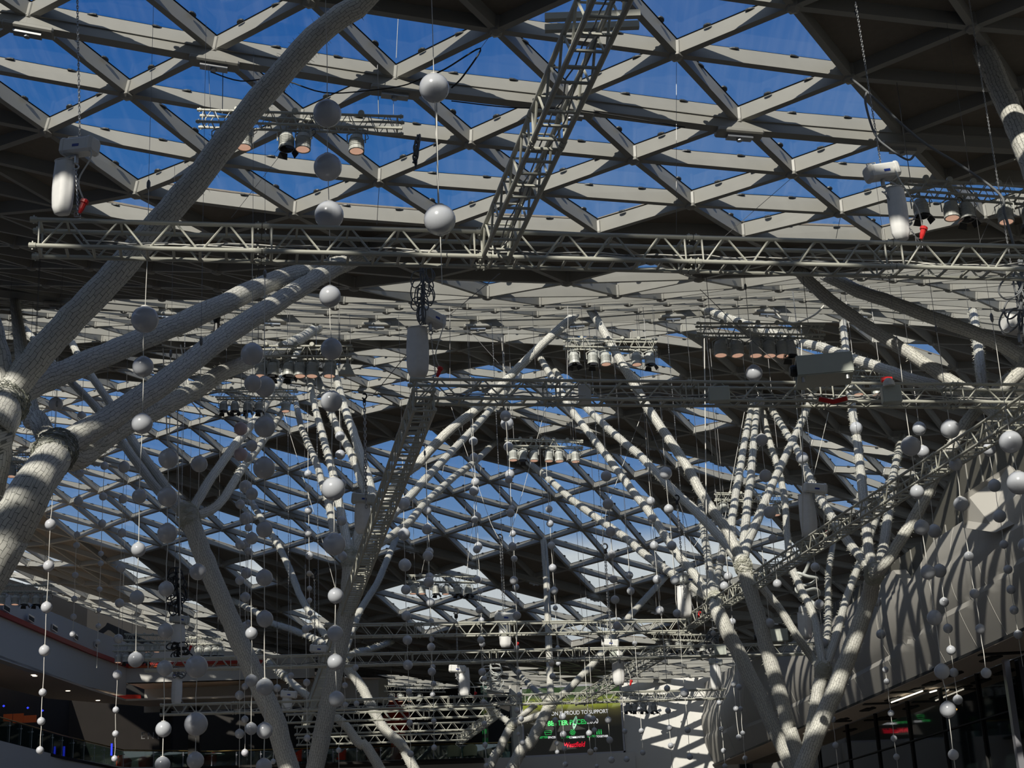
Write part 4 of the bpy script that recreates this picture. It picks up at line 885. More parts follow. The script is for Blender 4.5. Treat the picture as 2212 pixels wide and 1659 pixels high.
# ---------------------------------------------------------------- strands of hanging globes
def globe_mat():
    m = bpy.data.materials.new('opal globe'); m.use_nodes = True
    b = m.node_tree.nodes['Principled BSDF']
    b.inputs['Base Color'].default_value = (.50, .52, .56, 1); b.inputs['Roughness'].default_value = .22
    b.inputs['Subsurface Weight'].default_value = 0; b.inputs['Coat Weight'].default_value = .4; b.inputs['Coat Roughness'].default_value = .05
    return m
M_GLOBE = globe_mat()
M_PINK = mat('pinkish opal globe', (.50, .40, .41), .3)
M_TAN = mat('warm cream opal globe', (.60, .54, .46), .3)
_GM = {}
def globe_mesh(r, m):
    key = (round(r, 3), m.name)
    if key not in _GM:
        mb = MB(); n = 24; k = 16; prof = []
        t0 = math.asin(.3)
        for i in range(k + 1):
            t = t0 + (math.pi - t0 - .02) * i / k; prof.append((r * math.sin(t), r * math.cos(t)))
        mb.lathe((0, 0, 0), prof, n); me = bpy.data.meshes.new('globe'); me.from_pydata(mb.v, [], mb.f); me.materials.append(m)
        me.polygons.foreach_set('use_smooth', [True] * len(me.polygons)); me.update()
        mc = MB(); mc.lathe((0, 0, 0), [(r * .3, r * .93), (r * .3, r * 1.02), (r * .22, r * 1.04), (r * .05, r * 1.05), (.008, r * 1.15)], 14)
        m2 = bpy.data.meshes.new('collar'); m2.from_pydata(mc.v, [], mc.f); m2.materials.append(M_ROPE); m2.update()
        _GM[key] = (me, m2)
    return _GM[key]
for si, (label, balls, top) in enumerate(STRANDS):
    # one hanging distance per strand: the size steps are .40 / .30 / .20 / .15 m
    rs = [b[2] for b in balls]; big = max(rs)
    D = (.20 / big if big > 12.5 else (.15 / big if big > 7.6 else .10 / big)) * F
    Y = D / 1.04
    pts = []
    P = [at(x, y, Y) for x, y, r in balls]
    dd = sum((p.x * AX_X[2] + p.y * AX_Y[2] + p.z * AX_U[2]) for p in P) / len(P)
    tp = at(top[0], top[1], Y) if top else None
    x0, y0 = balls[0][0], balls[0][1]
    head = P[0]
    topz = roof_z(head.x, head.y)
    hang = Vector((head.x, head.y, max(topz, head.z + .3)))
    root = empty('globe_strand', hang); tag(root, label, 'globe strand', 'strands of hanging globes')
    hook = head + Vector((0, 0, min(2.2, max(.3, hang.z - head.z - .2))))
    line = [hook]
    mb = MB(); mb.tube([hang, hook], .0035 if Y < 30 else .006, 4); mb.lathe(hook, [(.015, -.09), (.03, -.05), (.03, .03), (.012, .07)], 6); mb.build('steel_rope', M_WIRE, root)
    for (x, y, r), p in zip(balls, P):
        d = p.x * AX_X[2] + p.y * AX_Y[2] + p.z * AX_U[2]
        rr = r * d / F * .985
        mt = M_GLOBE
        if 'pinkish' in label and (x, y) in ((520, 926), (520, 981.6)): mt = M_PINK
        if (round(x), round(y)) in ((1192, 1433), (1275, 1624), (668, 1239), (571, 1578)): mt = M_TAN
        rr = max(.02, round(rr, 3))
        me, mc = globe_mesh(rr, mt)
        g = bpy.data.objects.new('globe', me); g.location = p; COL.objects.link(g); g.parent = root; g.matrix_parent_inverse = Matrix.Translation(root.location).inverted()
        if mt is M_PINK: tag(g, 'pinkish grey globe')
        if mt is M_TAN: tag(g, 'warm cream globe')
        c = bpy.data.objects.new('collar', mc); COL.objects.link(c); c.parent = g
        line += [p + Vector((0, 0, rr * 1.12)), p]
    rnd = random.Random(si)
    wire = []
    for a, b in zip(line[:-1], line[1:]):
        wire.append(a)
        if (a - b).length > .5:
            for f in (.3, .65): wire.append(a.lerp(b, f) + Vector((rnd.uniform(-.012, .012), 0, 0)))
    wire.append(line[-1])
    if label.startswith(('slim', 'single')) or si % 3 == 0: wire.append(line[-1] - Vector((0, 0, .9)))
    mb = MB(); mb.tube(wire, .0058 if Y < 26 else .0085 if Y < 50 else .011, 5); mb.build('flex', M_ROPE, root)
# ---------------------------------------------------------------- galleries, screen, curved wall and shopfronts
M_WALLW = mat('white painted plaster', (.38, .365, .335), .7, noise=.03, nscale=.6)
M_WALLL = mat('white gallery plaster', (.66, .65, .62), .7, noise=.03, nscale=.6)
M_REDST = mat('red band', (.45, .03, .02), .45)
M_ORST = mat('orange band', (.6, .10, .01), .45)
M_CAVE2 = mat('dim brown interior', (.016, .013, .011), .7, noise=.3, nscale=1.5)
M_SOFF = mat('taupe soffit board', (.74, .62, .50), .7)
M_SLOT = mat('black grille', (.012, .012, .012), .6)
M_DOWN = mat('downlight', (1, .9, .7), .4, emis=(1, .9, .72), estr=2)
M_TUBE = mat('fluorescent tube', (1, .95, .8), .4, emis=(1, .93, .75), estr=2.2)
M_BLED = mat('blue lamp', (.05, .1, 1), .4, emis=(.03, .05, 1), estr=1.5)
M_BRONZE = mat('bronze brown cladding', (.075, .065, .055), .4, noise=.2, nscale=2)
M_ORANGE = mat('orange emblem', (.75, .13, .02), .5)
M_STEELB = mat('brushed steel', (.55, .55, .6), .3, .7)
M_GREEN = mat('pale green upholstery', (.42, .46, .26), .7)
M_REDG = mat('glossy red lacquer', (.55, .04, .015), .18)
M_LEAF = mat('plant leaf', (.06, .16, .04), .6)
M_TABLE = mat('white table top', (.75, .76, .74), .3)
M_WIN = mat('dark mirror shop glass', (.008, .012, .012), .03, spec=.8)
def clear_glass():
    m = bpy.data.materials.new('green balustrade glass'); m.use_nodes = True
    nt = m.node_tree; nt.nodes.clear(); o = nt.nodes.new('ShaderNodeOutputMaterial'); t = nt.nodes.new('ShaderNodeBsdfTransparent'); g = nt.nodes.new('ShaderNodeBsdfGlossy')
    t.inputs[0].default_value = (.62, .80, .76, 1); g.inputs['Roughness'].default_value = .02; x = nt.nodes.new('ShaderNodeMixShader'); x.inputs[0].default_value = .14
    nt.links.new(t.outputs[0], x.inputs[1]); nt.links.new(g.outputs[0], x.inputs[2]); nt.links.new(x.outputs[0], o.inputs[0]); return m
M_BAL = clear_glass()
def strip(plan, z0, z1, th, m, name, parent=None, kind='structure', side=1):
    """upright wall along plan points, z0/z1 per point, thickness th to the given side"""
    n = len(plan); mb = MB(); P = [Vector((x, y, 0)) for x, y in plan]; vs = []
    for i, p in enumerate(P):
        t = (P[min(n - 1, i + 1)] - P[max(0, i - 1)]).normalized(); w = Vector((-t.y, t.x, 0)) * th * side
        a = z0[i] if hasattr(z0, '__len__') else z0; b = z1[i] if hasattr(z1, '__len__') else z1
        vs += [Vector((p.x, p.y, a)), Vector((p.x, p.y, b)), Vector((p.x + w.x, p.y + w.y, b)), Vector((p.x + w.x, p.y + w.y, a))]
    fs = []
    for i in range(n - 1):
        for k in range(4): fs.append((i * 4 + k, i * 4 + (k + 1) % 4, i * 4 + 4 + (k + 1) % 4, i * 4 + 4 + k))
    fs += [(3, 2, 1, 0), tuple((n - 1) * 4 + k for k in range(4))]
    mb.add(vs, fs); o = mb.build(name, m, parent)
    if kind and parent is None: tag(o, kind=kind)
    return o
def flat(poly, z, th, m, name, parent=None, kind='structure'):
    n = len(poly); mb = MB(); mb.add([(x, y, z) for x, y in poly] + [(x, y, z + th) for x, y in poly], [tuple(range(n)), tuple(range(2 * n - 1, n - 1, -1))] + [(i, (i + 1) % n, n + (i + 1) % n, n + i) for i in range(n)])
    o = mb.build(name, m, parent)
    if kind and parent is None: tag(o, kind=kind)
    return o
LW = [(-27.5, -11), (-27, 30), (-26.6, 60), (-25.95, 76), (-25.75, 80), (-25.5, 85), (-25.2, 90), (-24.6, 96)]
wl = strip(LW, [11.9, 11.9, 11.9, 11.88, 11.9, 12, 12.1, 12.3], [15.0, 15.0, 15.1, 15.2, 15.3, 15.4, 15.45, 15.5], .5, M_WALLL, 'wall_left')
strip([(x + .16, y) for x, y in LW], 13.95, 14.2, .3, M_REDST, 'red_band', wl)
for px_, py_, Y in ((14, 1314, 76.6), (67, 1336, 80), (118, 1357, 84), (165, 1377, 87.6), (209, 1394, 91)):
    p = at(px_, py_, Y); mb = MB(); R = Matrix.Rotation(.05, 3, 'Z'); mb.box(p, .03, .55, .17, R); o = mb.build('air_vent', M_STEELB, wl)
    mb = MB(); mb.box(p + Vector((.035, 0, -.02)), .01, .48, .1, R); mb.build('vent_slot', M_SLOT, o)
strip([(-27.2, -11), (-26.9, 30), (-26.4, 62)], FLOOR, [18, 19, 24], .4, M_CREAM, 'wall_left_near', kind='structure')
flat([(-25.95, 76), (-25.5, 85), (-25.2, 90), (-24.6, 96), (-13.6, 97.8), (-13.6, 101), (-24, 99.5), (-28.5, 93), (-29.8, 84), (-30, 76), (-31, 50), (-27, 50)], 11.95, .12, M_SOFF, 'ceiling_gallery')
for px_, py_, Y in ((72, 1464, 83), (75, 1464, 83.4), (147, 1485, 90), (212, 1498, 95)):
    p = at(px_, py_, Y); p.z = 11.93; mb = MB(); mb.lathe(p, [(.13, 0), (.13, .03)], 12); tag(mb.build('downlight', M_DOWN), 'small bright downlight in the gallery soffit at lower left', 'downlight', 'soffit downlights of the left gallery')
far = strip([(-24.6, 96), (-13.6, 97.9), (-13.3, 98.2)], [13.05, 13.05, 13.05], [15.5, 14.3, 14.3], .5, M_WALLL, 'wall_far')
strip([(-24.5, 95.85), (-16.4, 97.2)], 13.93, 14.2, .2, M_ORST, 'orange_band', far); strip([(-24.5, 95.8), (-16.4, 97.15)], 14.05, 14.22, .2, M_REDST, 'red_band', far)
strip([(-24.3, 99.4), (-9.5, 100.3), (-9.0, 101.5)], 11.6, 13.2, .3, M_CREAM, 'wall_far_recess')
mb = MB(); mb.box((-12.9, 98.6, 13.6), .22, .3, .75); tag(mb.build('trim_1', M_CREAM), kind='structure')
flat([(-24.6, 96), (-13.4, 98), (-9.4, 100.3), (-24.3, 99.6)], 13.05, .1, M_SOFF, 'ceiling_far_recess')
# dark volumes behind the galleries, the shade put into their near-black colour
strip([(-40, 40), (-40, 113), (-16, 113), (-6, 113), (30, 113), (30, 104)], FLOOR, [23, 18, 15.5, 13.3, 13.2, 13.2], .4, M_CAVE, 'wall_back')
strip([(-42, 92), (-30, 106), (-14, 112.5)], 12.2, [23, 20, 15], .3, M_CAVE, 'wall_gap_shade')  # added dark sheet, its colour stands for the shade under the roof edge
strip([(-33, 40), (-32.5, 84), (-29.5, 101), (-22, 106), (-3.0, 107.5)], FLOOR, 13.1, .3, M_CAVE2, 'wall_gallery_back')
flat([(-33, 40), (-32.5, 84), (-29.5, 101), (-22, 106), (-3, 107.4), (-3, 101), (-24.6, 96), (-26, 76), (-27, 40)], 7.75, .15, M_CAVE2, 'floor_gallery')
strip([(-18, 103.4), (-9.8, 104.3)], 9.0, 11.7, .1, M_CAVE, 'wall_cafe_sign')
# lower slab edge and balustrades
SL = [(-27, 40), (-26, 70), (-25.6, 76), (-25.4, 86), (-24.6, 96), (-20, 99.8), (-9.57, 102), (-1.16, 104)]
sl = strip(SL, 5.6, [7.9, 7.9, 7.9, 7.9, 8.0, 8.05, 8.12, 8.05], .4, M_WALLL, 'trim_2')
bl = empty('balustrade', (-25.6, 76, 7.9)); tag(bl, 'green glass balustrade with thin gold rail along the left and far gallery edge', 'balustrade')
strip([(x - .1, y + .1) for x, y in SL], 7.95, 8.95, .02, M_BAL, 'glass_panels', bl)
mb = MB(); mb.tube([(x - .1, y + .1, 9.03) for x, y in SL], .035, 8); mb.build('handrail', mat('brass rail', (.5, .36, .12), .3, .8), bl)
k = 0; L_ = 0
for (x0, y0), (x1, y1) in zip(SL[:-1], SL[1:]):
    l = math.hypot(x1 - x0, y1 - y0); m = max(1, int(l / 1.5))
    for i in range(m):
        f = i / m; p = Vector((x0 + (x1 - x0) * f, y0 + (y1 - y0) * f, 8.0)); mb = MB(); mb.box(p + Vector((-.06, .06, .45)), .012, .012, .5); mb.box(p + Vector((-.02, -.03, .75)), .05, .03, .03); mb.build('post', M_STEELB, bl); k += 1
# interior touches
mb = MB(); mb.lathe((-31, 80, 11.0), [(3.3, 0), (3.4, .3), (3.2, .6)], 40); tag(mb.build('ceiling_ring', M_SOFF), 'round lowered ceiling disc with blue lamps in the dark left gallery', 'ceiling disc')
for p in (at(8, 1525, 79), at(60, 1529, 82), at(92, 1535, 84)):
    mb = MB(); mb.lathe(p, [(.001, -.06), (.07, 0), (.001, .06)], 8); tag(mb.build('blue_lamp', M_BLED), 'tiny blue lamp in the dark left gallery', 'lamp', 'blue lamps of the left gallery')
for a, b in (((8, 1543), (26, 1558)), ((29, 1542), (50, 1561)), ((52, 1546), (78, 1560))):
    p0 = at(a[0], a[1], 84); p1 = at(b[0], b[1], 84); mb = MB(); mb.box((p0 + p1) / 2, abs(p1.x - p0.x) / 2, .05, abs(p1.z - p0.z) / 2)
    tag(mb.build('wall_panel', mat('dim orange brick panel', (.30, .07, .02), .6, emis=(.5, .1, .03), estr=.07)), 'dim orange panel glowing in the dark left gallery', 'panel', 'orange panels in the left gallery')  # faint glow put into the panel material, these are no lamps
p0 = at(241, 1619, 90); mb = MB(); mb.box(p0, .04, .04, .33); tag(mb.build('blue_light_strip', M_BLED), 'short vertical blue light strip at the left gallery edge', 'light strip')
mb = MB(); a = at(215, 1506, 97); b = at(312, 1506, 99); mb.box((a + b) / 2, (b.x - a.x) / 2, .25, .13, frame(b - a)); tag(mb.build('red_lintel', M_REDST), 'dark red lintel board at the gallery corner', 'lintel')
for x_ in (-22.8, -21.0): 
    mb = MB(); mb.box((x_, 99.2, 9.8), .35, .35, 1.9); tag(mb.build('pillar', M_CAVE), 'black pillar under the red lintel at the gallery corner', 'pillar', 'dark pillars under the lintel')
def text_obj(s, size, mtl, p, name, parent, ext=.01, bold=0., align='CENTER', shear=0., sx=1.):
    cu = bpy.data.curves.new(name, 'FONT'); cu.body = s; cu.size = size; cu.extrude = ext; cu.align_x = align; cu.align_y = 'CENTER'; cu.offset = bold; cu.shear = shear
    t = bpy.data.objects.new(name, cu); COL.objects.link(t)
    me = bpy.data.meshes.new_from_object(t.evaluated_get(bpy.context.evaluated_depsgraph_get())); bpy.data.objects.remove(t)
    for v in me.vertices: v.co = Vector((v.co.x * sx, v.co.y, v.co.z))
    o = bpy.data.objects.new(name, me); me.materials.clear(); me.materials.append(mtl); COL.objects.link(o)
    o.rotation_euler = (math.pi / 2, 0, 0); o.location = p
    if parent: o.parent = parent; o.matrix_parent_inverse = Matrix.Translation(parent.location).inverted()
    return o
M_SIGN = mat('dull steel letters', (.10, .10, .10), .4, .3)
bpy.context.view_layer.update()
for ch, px_ in (('E', 309), ('N', 326), ('D', 347)):
    p = at(px_, 1590, 102.9); o = text_obj(ch, .62, M_SIGN, p, 'sign_letter', None, .03, .0); tag(o, 'dull steel letter %s on the dark cafe wall at lower left' % ch, 'letter', 'steel letters on the cafe wall')

# ---- cafe furniture on the far gallery
def armchair(px_, py_, Y, rz, m, label, group, sc=1.):
    p = at(px_, py_, Y); p.z = 7.9; root = empty('armchair', p); root.rotation_euler = (0, 0, rz); tag(root, label, 'chair', group)
    root.matrix_world = Matrix.Translation(p) @ Matrix.Rotation(rz, 4, 'Z')
    def loc(mb, name, m_):
        me = bpy.data.meshes.new(name); me.from_pydata([tuple(Vector(v) * sc) for v in mb.v], [], mb.f); me.materials.append(m_); o = bpy.data.objects.new(name, me); COL.objects.link(o); o.parent = root; return o
    mb = MB(); n = 16; vs = []
    for i in range(n + 1):
        t = math.pi * (-.12 + 1.24 * i / n); h = .55 + .3 * math.sin(max(0, min(math.pi, t)))
        for r_, z in ((.42, .3), (.46, h + .15), (.38, h + .15), (.34, .3)): vs.append((r_ * math.cos(t), r_ * math.sin(t) * .9, z))
    fs = []
    for i in range(n):
        for k in range(4): fs.append((i * 4 + k, i * 4 + (k + 1) % 4, i * 4 + 4 + (k + 1) % 4, i * 4 + 4 + k))
    fs += [(0, 1, 2, 3), tuple(n * 4 + 3 - k for k in range(4))]
    mb.add(vs, fs); loc(mb, 'backrest', m)
    mb = MB(); mb.lathe((0, .02, 0), [(.3, .3), (.38, .34), (.38, .44), (.3, .48)], 18); loc(mb, 'seat', m)
    for sx_ in (-1, 1):
        for sy_ in (-1, 1): mb = MB(); mb.tube([(.22 * sx_, .22 * sy_, .31), (.27 * sx_, .27 * sy_, 0)], .018, 6); loc(mb, 'leg', M_STEELB)
    return root
armchair(981, 1634, 103.3, 2.9, M_GREEN, 'pale green tub armchair left of the round cafe table', 'green cafe armchairs', 1.05)
armchair(1016, 1634, 103.3, -2.9, M_GREEN, 'pale green tub armchair right of the round cafe table', 'green cafe armchairs', 1.05)
def table(px_, py_, Y, label, r=.5):
    p = at(px_, py_, Y); p.z = 7.9; root = empty('cafe_table', p); tag(root, label, 'table')
    mb = MB(); mb.lathe(p, [(r, .95), (r + .02, .97), (r, 1.0)], 24); mb.build('table_top', M_TABLE, root)
    mb = MB(); mb.lathe(p, [(.25, 0), (.25, .03), (.04, .06), (.04, .94), (.12, .95)], 14); mb.build('pedestal', M_STEELB, root)
table(998, 1621, 103.6, 'round white cafe table between two pale green armchairs', .5)
table(352, 1620, 99.5, 'white table behind the glass at lower left, left one', .9); table(455, 1630, 100.5, 'white table behind the glass at lower left, right one', .9)
table(700, 1628, 103, 'white table behind the glass left of the forked column', .9)
for k_, (x_, y_) in enumerate(((268, 1634), (316, 1645), (452, 1650), (640, 1640), (735, 1645), (805, 1636))):
    armchair(x_, y_, 99.5 + k_ * .6, 3.0 + k_ * .5, M_REDG, 'dark red tub armchair %s behind the balustrade glass' % ['leftmost', 'second from left', 'third from left', 'fourth from left', 'fifth from left', 'rightmost'][k_], 'red cafe armchairs', 1.1)
c = at(858, 1560, 105.5); root = empty('red_column', Vector((c.x, c.y, 7.9))); tag(root, 'glossy red flared column in the cafe at lower centre', 'column')
mb = MB(); mb.lathe((c.x, c.y, 7.9), [(.8, 0), (.55, .5), (.45, 1.4), (.5, 2.2), (.95, 2.8), (1.0, 3.3), (.6, 3.8), (.55, 4.6)], 28); mb.build('shaft', M_REDG, root, smooth=True)
p = at(1094, 1640, 104.6); p.z = 7.95; root = empty('potted_plant', p); tag(root, 'small green potted plant beside the screen column', 'plant')
mb = MB(); mb.lathe(p, [(.2, 0), (.26, .5), (.24, .52)], 14); mb.build('pot', M_TABLE, root)
mb = MB(); rnd = random.Random(4)
for k_ in range(70):
    a_ = rnd.uniform(0, 6.28); h = rnd.uniform(.3, 1.1); w_ = rnd.uniform(.1, .45); b_ = p + Vector((0, 0, .5)); e = b_ + Vector((w_ * math.cos(a_), w_ * math.sin(a_), h)); m_ = b_.lerp(e, .6) + Vector((0, 0, .12)); s_ = Vector((-math.sin(a_), math.cos(a_), 0)) * .035
    mb.add([b_, m_ - s_, e, m_ + s_], [(0, 1, 2, 3)])
mb.build('foliage', M_LEAF, root)

# ---- advertising screen
def screen_mat():
    m = bpy.data.materials.new('screen picture'); m.use_nodes = True; nt = m.node_tree; b = nt.nodes['Principled BSDF']; L = nt.links.new
    b.inputs['Base Color'].default_value = (.03, .03, .03, 1); b.inputs['Roughness'].default_value = .35
    tc = nt.nodes.new('ShaderNodeTexCoord'); sp = nt.nodes.new('ShaderNodeSeparateXYZ'); L(tc.outputs['Generated'], sp.inputs[0])
    no = nt.nodes.new('ShaderNodeTexNoise'); no.inputs['Scale'].default_value = 5; no.inputs['Detail'].default_value = 6; L(tc.outputs['Generated'], no.inputs['Vector'])
    ad = nt.nodes.new('ShaderNodeMath'); ad.operation = 'MULTIPLY_ADD'; ad.inputs[1].default_value = .16; L(no.outputs['Fac'], ad.inputs[0]); L(sp.outputs['Z'], ad.inputs[2])
    r = nt.nodes.new('ShaderNodeValToRGB'); L(ad.outputs[0], r.inputs[0]); e = r.color_ramp
    e.elements[0].position = .45; e.elements[0].color = (.006, .006, .005, 1); e.elements[1].position = 1; e.elements[1].color = (.03, .06, .02, 1)
    for p_, c_ in ((.62, (.02, .018, .01)), (.72, (.06, .055, .02)), (.80, (.22, .25, .03)), (.87, (.26, .30, .05)), (.93, (.05, .08, .03))):
        q_ = e.elements.new(p_); q_.color = (*c_, 1)
    L(r.outputs[0], b.inputs['Emission Color']); b.inputs['Emission Strength'].default_value = 1.0
    return m
sc = empty('advertising_screen', (3, 106, 8.2)); tag(sc, 'large dark advertising screen with green and white lettering at lower right of centre', 'screen')
mb = MB(); mb.box((2.92, 106, 10.45), 3.28, .08, 2.2); mb.build('display', screen_mat(), sc)
mb = MB()
for x_, z_, hx, hz in ((-.42, 10.45, .06, 2.3), (6.26, 10.45, .06, 2.3), (2.92, 8.2, 3.4, .06), (2.92, 12.7, 3.4, .06)): mb.box((x_, 106, z_), hx, .14, hz)
mb.build('frame', M_STEELB, sc)
W_ = mat('screen white', (1, 1, 1), .5, emis=(.9, .9, .9), estr=.8); G_ = mat('screen green', (.1, .8, .2), .5, emis=(.03, .42, .09), estr=.9); RD_ = mat('screen red', (.8, .02, .05), .5, emis=(.7, .01, .03), estr=.9)
def sp_(px_, py_): p = at(px_, py_, 105.88); return p
text_obj('LONDON IS PROUD TO SUPPORT', .36, W_, sp_(1238, 1540), 'lettering', sc, sx=.86)
text_obj('BETTER PL', .44, G_, sp_(1213, 1562), 'lettering', sc, bold=.012, sx=.92, align='CENTER')
text_obj('CES', .44, G_, sp_(1256, 1559.5), 'lettering', sc, bold=.012, sx=.92); text_obj('2030', .44, W_, sp_(1280, 1558.5), 'lettering', sc, sx=.88)
p = sp_(1242, 1561); mb = MB()
for k_ in range(2):
    s_ = 1 - .25 * k_; pts = [p + Vector((.13 * s_ * math.sin(t) * abs(math.sin(t)) + .10 * math.cos(t), -.02 - .01 * k_, .43 * s_ * math.cos(t))) for t in [i * 2 * math.pi / 14 for i in range(15)]]
    mb.tube(pts, .018 if k_ == 0 else .014, 5, cap=False)
mb.tube([p + Vector((-.06, -.03, -.42)), p + Vector((.0, -.03, 0)), p + Vector((.07, -.03, .35))], .012, 5); mb.build('leaf_emblem', mat('screen pale green', (.5, .8, .6), .5, emis=(.3, .6, .42), estr=.8), sc)
for (gx, wx, y_, gt, wt) in ((1174, 1192, 1593, 'BETTER', 'SPACES'), (1222, 1246, 1592.5, 'BETTER', 'COMMUNITIES'), (1278, 1301, 1590.5, 'BETTER', 'TOGETHER')):
    text_obj(gt, .185, G_, sp_(gx, y_), 'lettering', sc, bold=.004, sx=.92, align='CENTER'); text_obj(wt, .185, W_, sp_(wx, y_), 'lettering', sc, bold=.004, sx=.84)
p = sp_(1184, 1583); mb = MB(); mb.tube([p + Vector(v) for v in ((-.2, 0, -.12), (-.2, 0, .02), (-.26, 0, .02), (-.2, 0, .14), (.2, 0, .14), (.26, 0, .02), (.2, 0, .02), (.2, 0, -.12), (-.2, 0, -.12))], .014, 4); mb.tube([p + Vector((-.22, 0, .03)), p + Vector((.22, 0, .03))], .014, 4); mb.build('shop_icon', G_, sc)
p = sp_(1237, 1582); mb = MB()
for k_ in range(3):
    a_ = k_ * math.pi / 3; mb.tube([p + Vector((.2 * math.cos(t) * math.cos(a_) - .09 * math.sin(t) * math.sin(a_), 0, .2 * math.cos(t) * math.sin(a_) + .09 * math.sin(t) * math.cos(a_))) for t in [i * math.pi / 7 for i in range(15)]], .011, 4, cap=False)
mb.lathe(p, [(.001, -.05), (.05, 0), (.001, .05)], 8); mb.build('atom_icon', G_, sc)
p = sp_(1294, 1581); mb = MB()
for k_ in (-1, 0, 1): mb.box(p + Vector((.14 * k_, 0, -.04)), .035, .01, .12); mb.lathe(p + Vector((.14 * k_, 0, .13)), [(.001, -.04), (.035, 0), (.001, .04)], 8)
mb.build('people_icon', G_, sc)
text_obj('Westfield', .46, RD_, sp_(1240, 1609), 'lettering', sc, bold=.008, shear=.22, sx=.80)
strip([(-1.1, 105.4), (-.5, 105.9)], 7.9, 12.9, .2, M_CREAM, 'trim_3'); strip([(-3.0, 104.6), (-2.7, 105)], 7.9, 12.9, .15, M_BAL, 'trim_4')
strip([(-1.2, 105.6), (6.9, 105.4)], 6.0, 8.12, .4, M_WALLL, 'trim_5')
strip([(6.35, 106), (9.8, 105.4), (13.5, 104)], 6.0, 13.4, .3, M_WALLL, 'wall_far_right')
# small camera on the white wall right of the screen
p = at(1422, 1540, 104.2); root = empty('security_camera', p); tag(root, 'small white security camera on the wall right of the screen', 'camera')
mb = MB(); mb.bbox(p + Vector((-.1, -.3, .05)), .3, .1, .09, .02, Matrix.Rotation(-.4, 3, 'Y')); mb.build('body', M_WHITE, root)
mb = MB(); mb.tube([p + Vector((0, -.3, 0)), p + Vector((.15, -.1, -.2)), p + Vector((.15, .3, -.2))], .04, 6); mb.build('bracket', M_WHITE, root)

# ---- sweeping white curved wall on the right
RW = [(11.6, 108), (12.17, 102.6), (12.9, 92), (13.5, 83.3), (14.2, 73.8), (14.76, 66.1), (15.18, 59.75), (15.53, 54.5), (15.83, 49.4), (16.1, 43), (16.4, 30), (16.6, 20)]
def rw_x(Y):
    for (x0, y0), (x1, y1) in zip(RW[:-1], RW[1:]):
        if y1 <= Y <= y0: return x0 + (x1 - x0) * (y0 - Y) / (y0 - y1)
    return RW[-1][0]
def rw_top(Y):
    K = [(20, 10.6), (44, 10.7), (48, 10.85), (52, 11.3), (56, 11.35), (58, 10.6), (59.2, 10.15), (60, 10.7), (61.5, 11.3), (64, 11.2), (70, 11.0), (78, 11.2), (87, 11.5), (95, 12.1), (102, 12.3), (108, 12.3)]
    for (y0, z0), (y1, z1) in zip(K[:-1], K[1:]):
        if y0 <= Y <= y1:
            t = (Y - y0) / (y1 - y0); t = t * t * (3 - 2 * t); return z0 + (z1 - z0) * t
    return 11
NU, NV = 150, 22; vs = []; fs = []
Ys = [21 + (107.5 - 21) * (i / NU) for i in range(NU + 1)]
for Y in Ys:
    x0 = rw_x(Y); zt = rw_top(Y)
    for k_ in range(NV + 1):
        v = k_ / NV; z = 7.0 + (zt - 7.0) * v
        v = (z - 7) / 4.4
        off = -.6 * math.sin(math.pi * min(v, 1.05) * .9) - .05 * math.sin(2.6 * v + Y * .1)
        c1 = .42 + .2 * math.sin(Y * .055 + .6); c2 = .74 + .1 * math.sin(Y * .07 + 2)
        for cc_, am in ((c1, .13), (c2, .1)):
            d_ = v - cc_
            if d_ > 0: off += am * math.exp(-d_ * 9)
        vs.append((x0 + off, Y, z))
for i in range(NU):
    for k_ in range(NV): a_ = i * (NV + 1) + k_; fs.append((a_, a_ + 1, a_ + NV + 2, a_ + NV + 1))
n0 = len(vs)
for i, Y in enumerate(Ys):      # thickness: top returns and back face
    b_ = vs[i * (NV + 1) + NV]; vs.append((b_[0] + .5, Y, b_[2])); vs.append((b_[0] + .5, Y, 7.0))
for i in range(NU):
    fs.append((i * (NV + 1) + NV, n0 + 2 * i, n0 + 2 * i + 2, (i + 1) * (NV + 1) + NV)); fs.append((n0 + 2 * i, n0 + 2 * i + 1, n0 + 2 * i + 3, n0 + 2 * i + 2))
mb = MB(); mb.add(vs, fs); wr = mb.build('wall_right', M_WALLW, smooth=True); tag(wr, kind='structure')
try: wr.data.set_sharp_from_angle(angle=.5)
except Exception: pass
# panel joints
for Y in [34, 40, 45.5, 51, 54, 57.5, 63, 68, 73, 79, 85, 91, 97]:
    i = min(range(NU + 1), key=lambda k: abs(Ys[k] - Y)); mb = MB(); mb.tube([Vector(vs[i * (NV + 1) + k_]) + Vector((-.004, 0, 0)) for k_ in range(0, NV + 1)], .007, 4); mb.build('panel_joint', M_CREAM, wr)
strip([(rw_x(Y) - .05, Y) for Y in range(106, 20, -6)], 6.93, 7.03, .1, M_SLOT, 'trim_6', side=1)
# dark ribbed wall behind and above it, up to the roof
RB = [(rw_x(Y) + .9, Y) for Y in list(range(108, 62, -6)) + [61, 58.5, 56, 53, 50, 47, 44.5, 44, 40, 34, 28, 20, 8, -11]]
wrb = strip(RB, [9.5] * len(RB), [(12.3 if y >= 61 else 12.3 + (61 - y) * .38 if y >= 56 else 14.2 + (56 - y) * .17 if y > 44 else max(13, roof_z(x, y) + .4)) for x, y in RB], .3, mat('olive brown ribbed cladding', (.13, .125, .105), .6, noise=.1), 'wall_right_upper', side=1)
for k_ in range(40):
    Y = 28 + k_ * 1.5; x = rw_x(Y) + .88; mb = MB(); mb.box((x, Y, 11.2 if Y > 55 else 12.2), .02, .03, 1.1 if Y > 55 else 2); mb.build('cladding_rib', M_STEEL, wrb)
strip([(16.9, 30), (17.1, -11)], FLOOR, 17, .4, M_CREAM, 'wall_right_near')
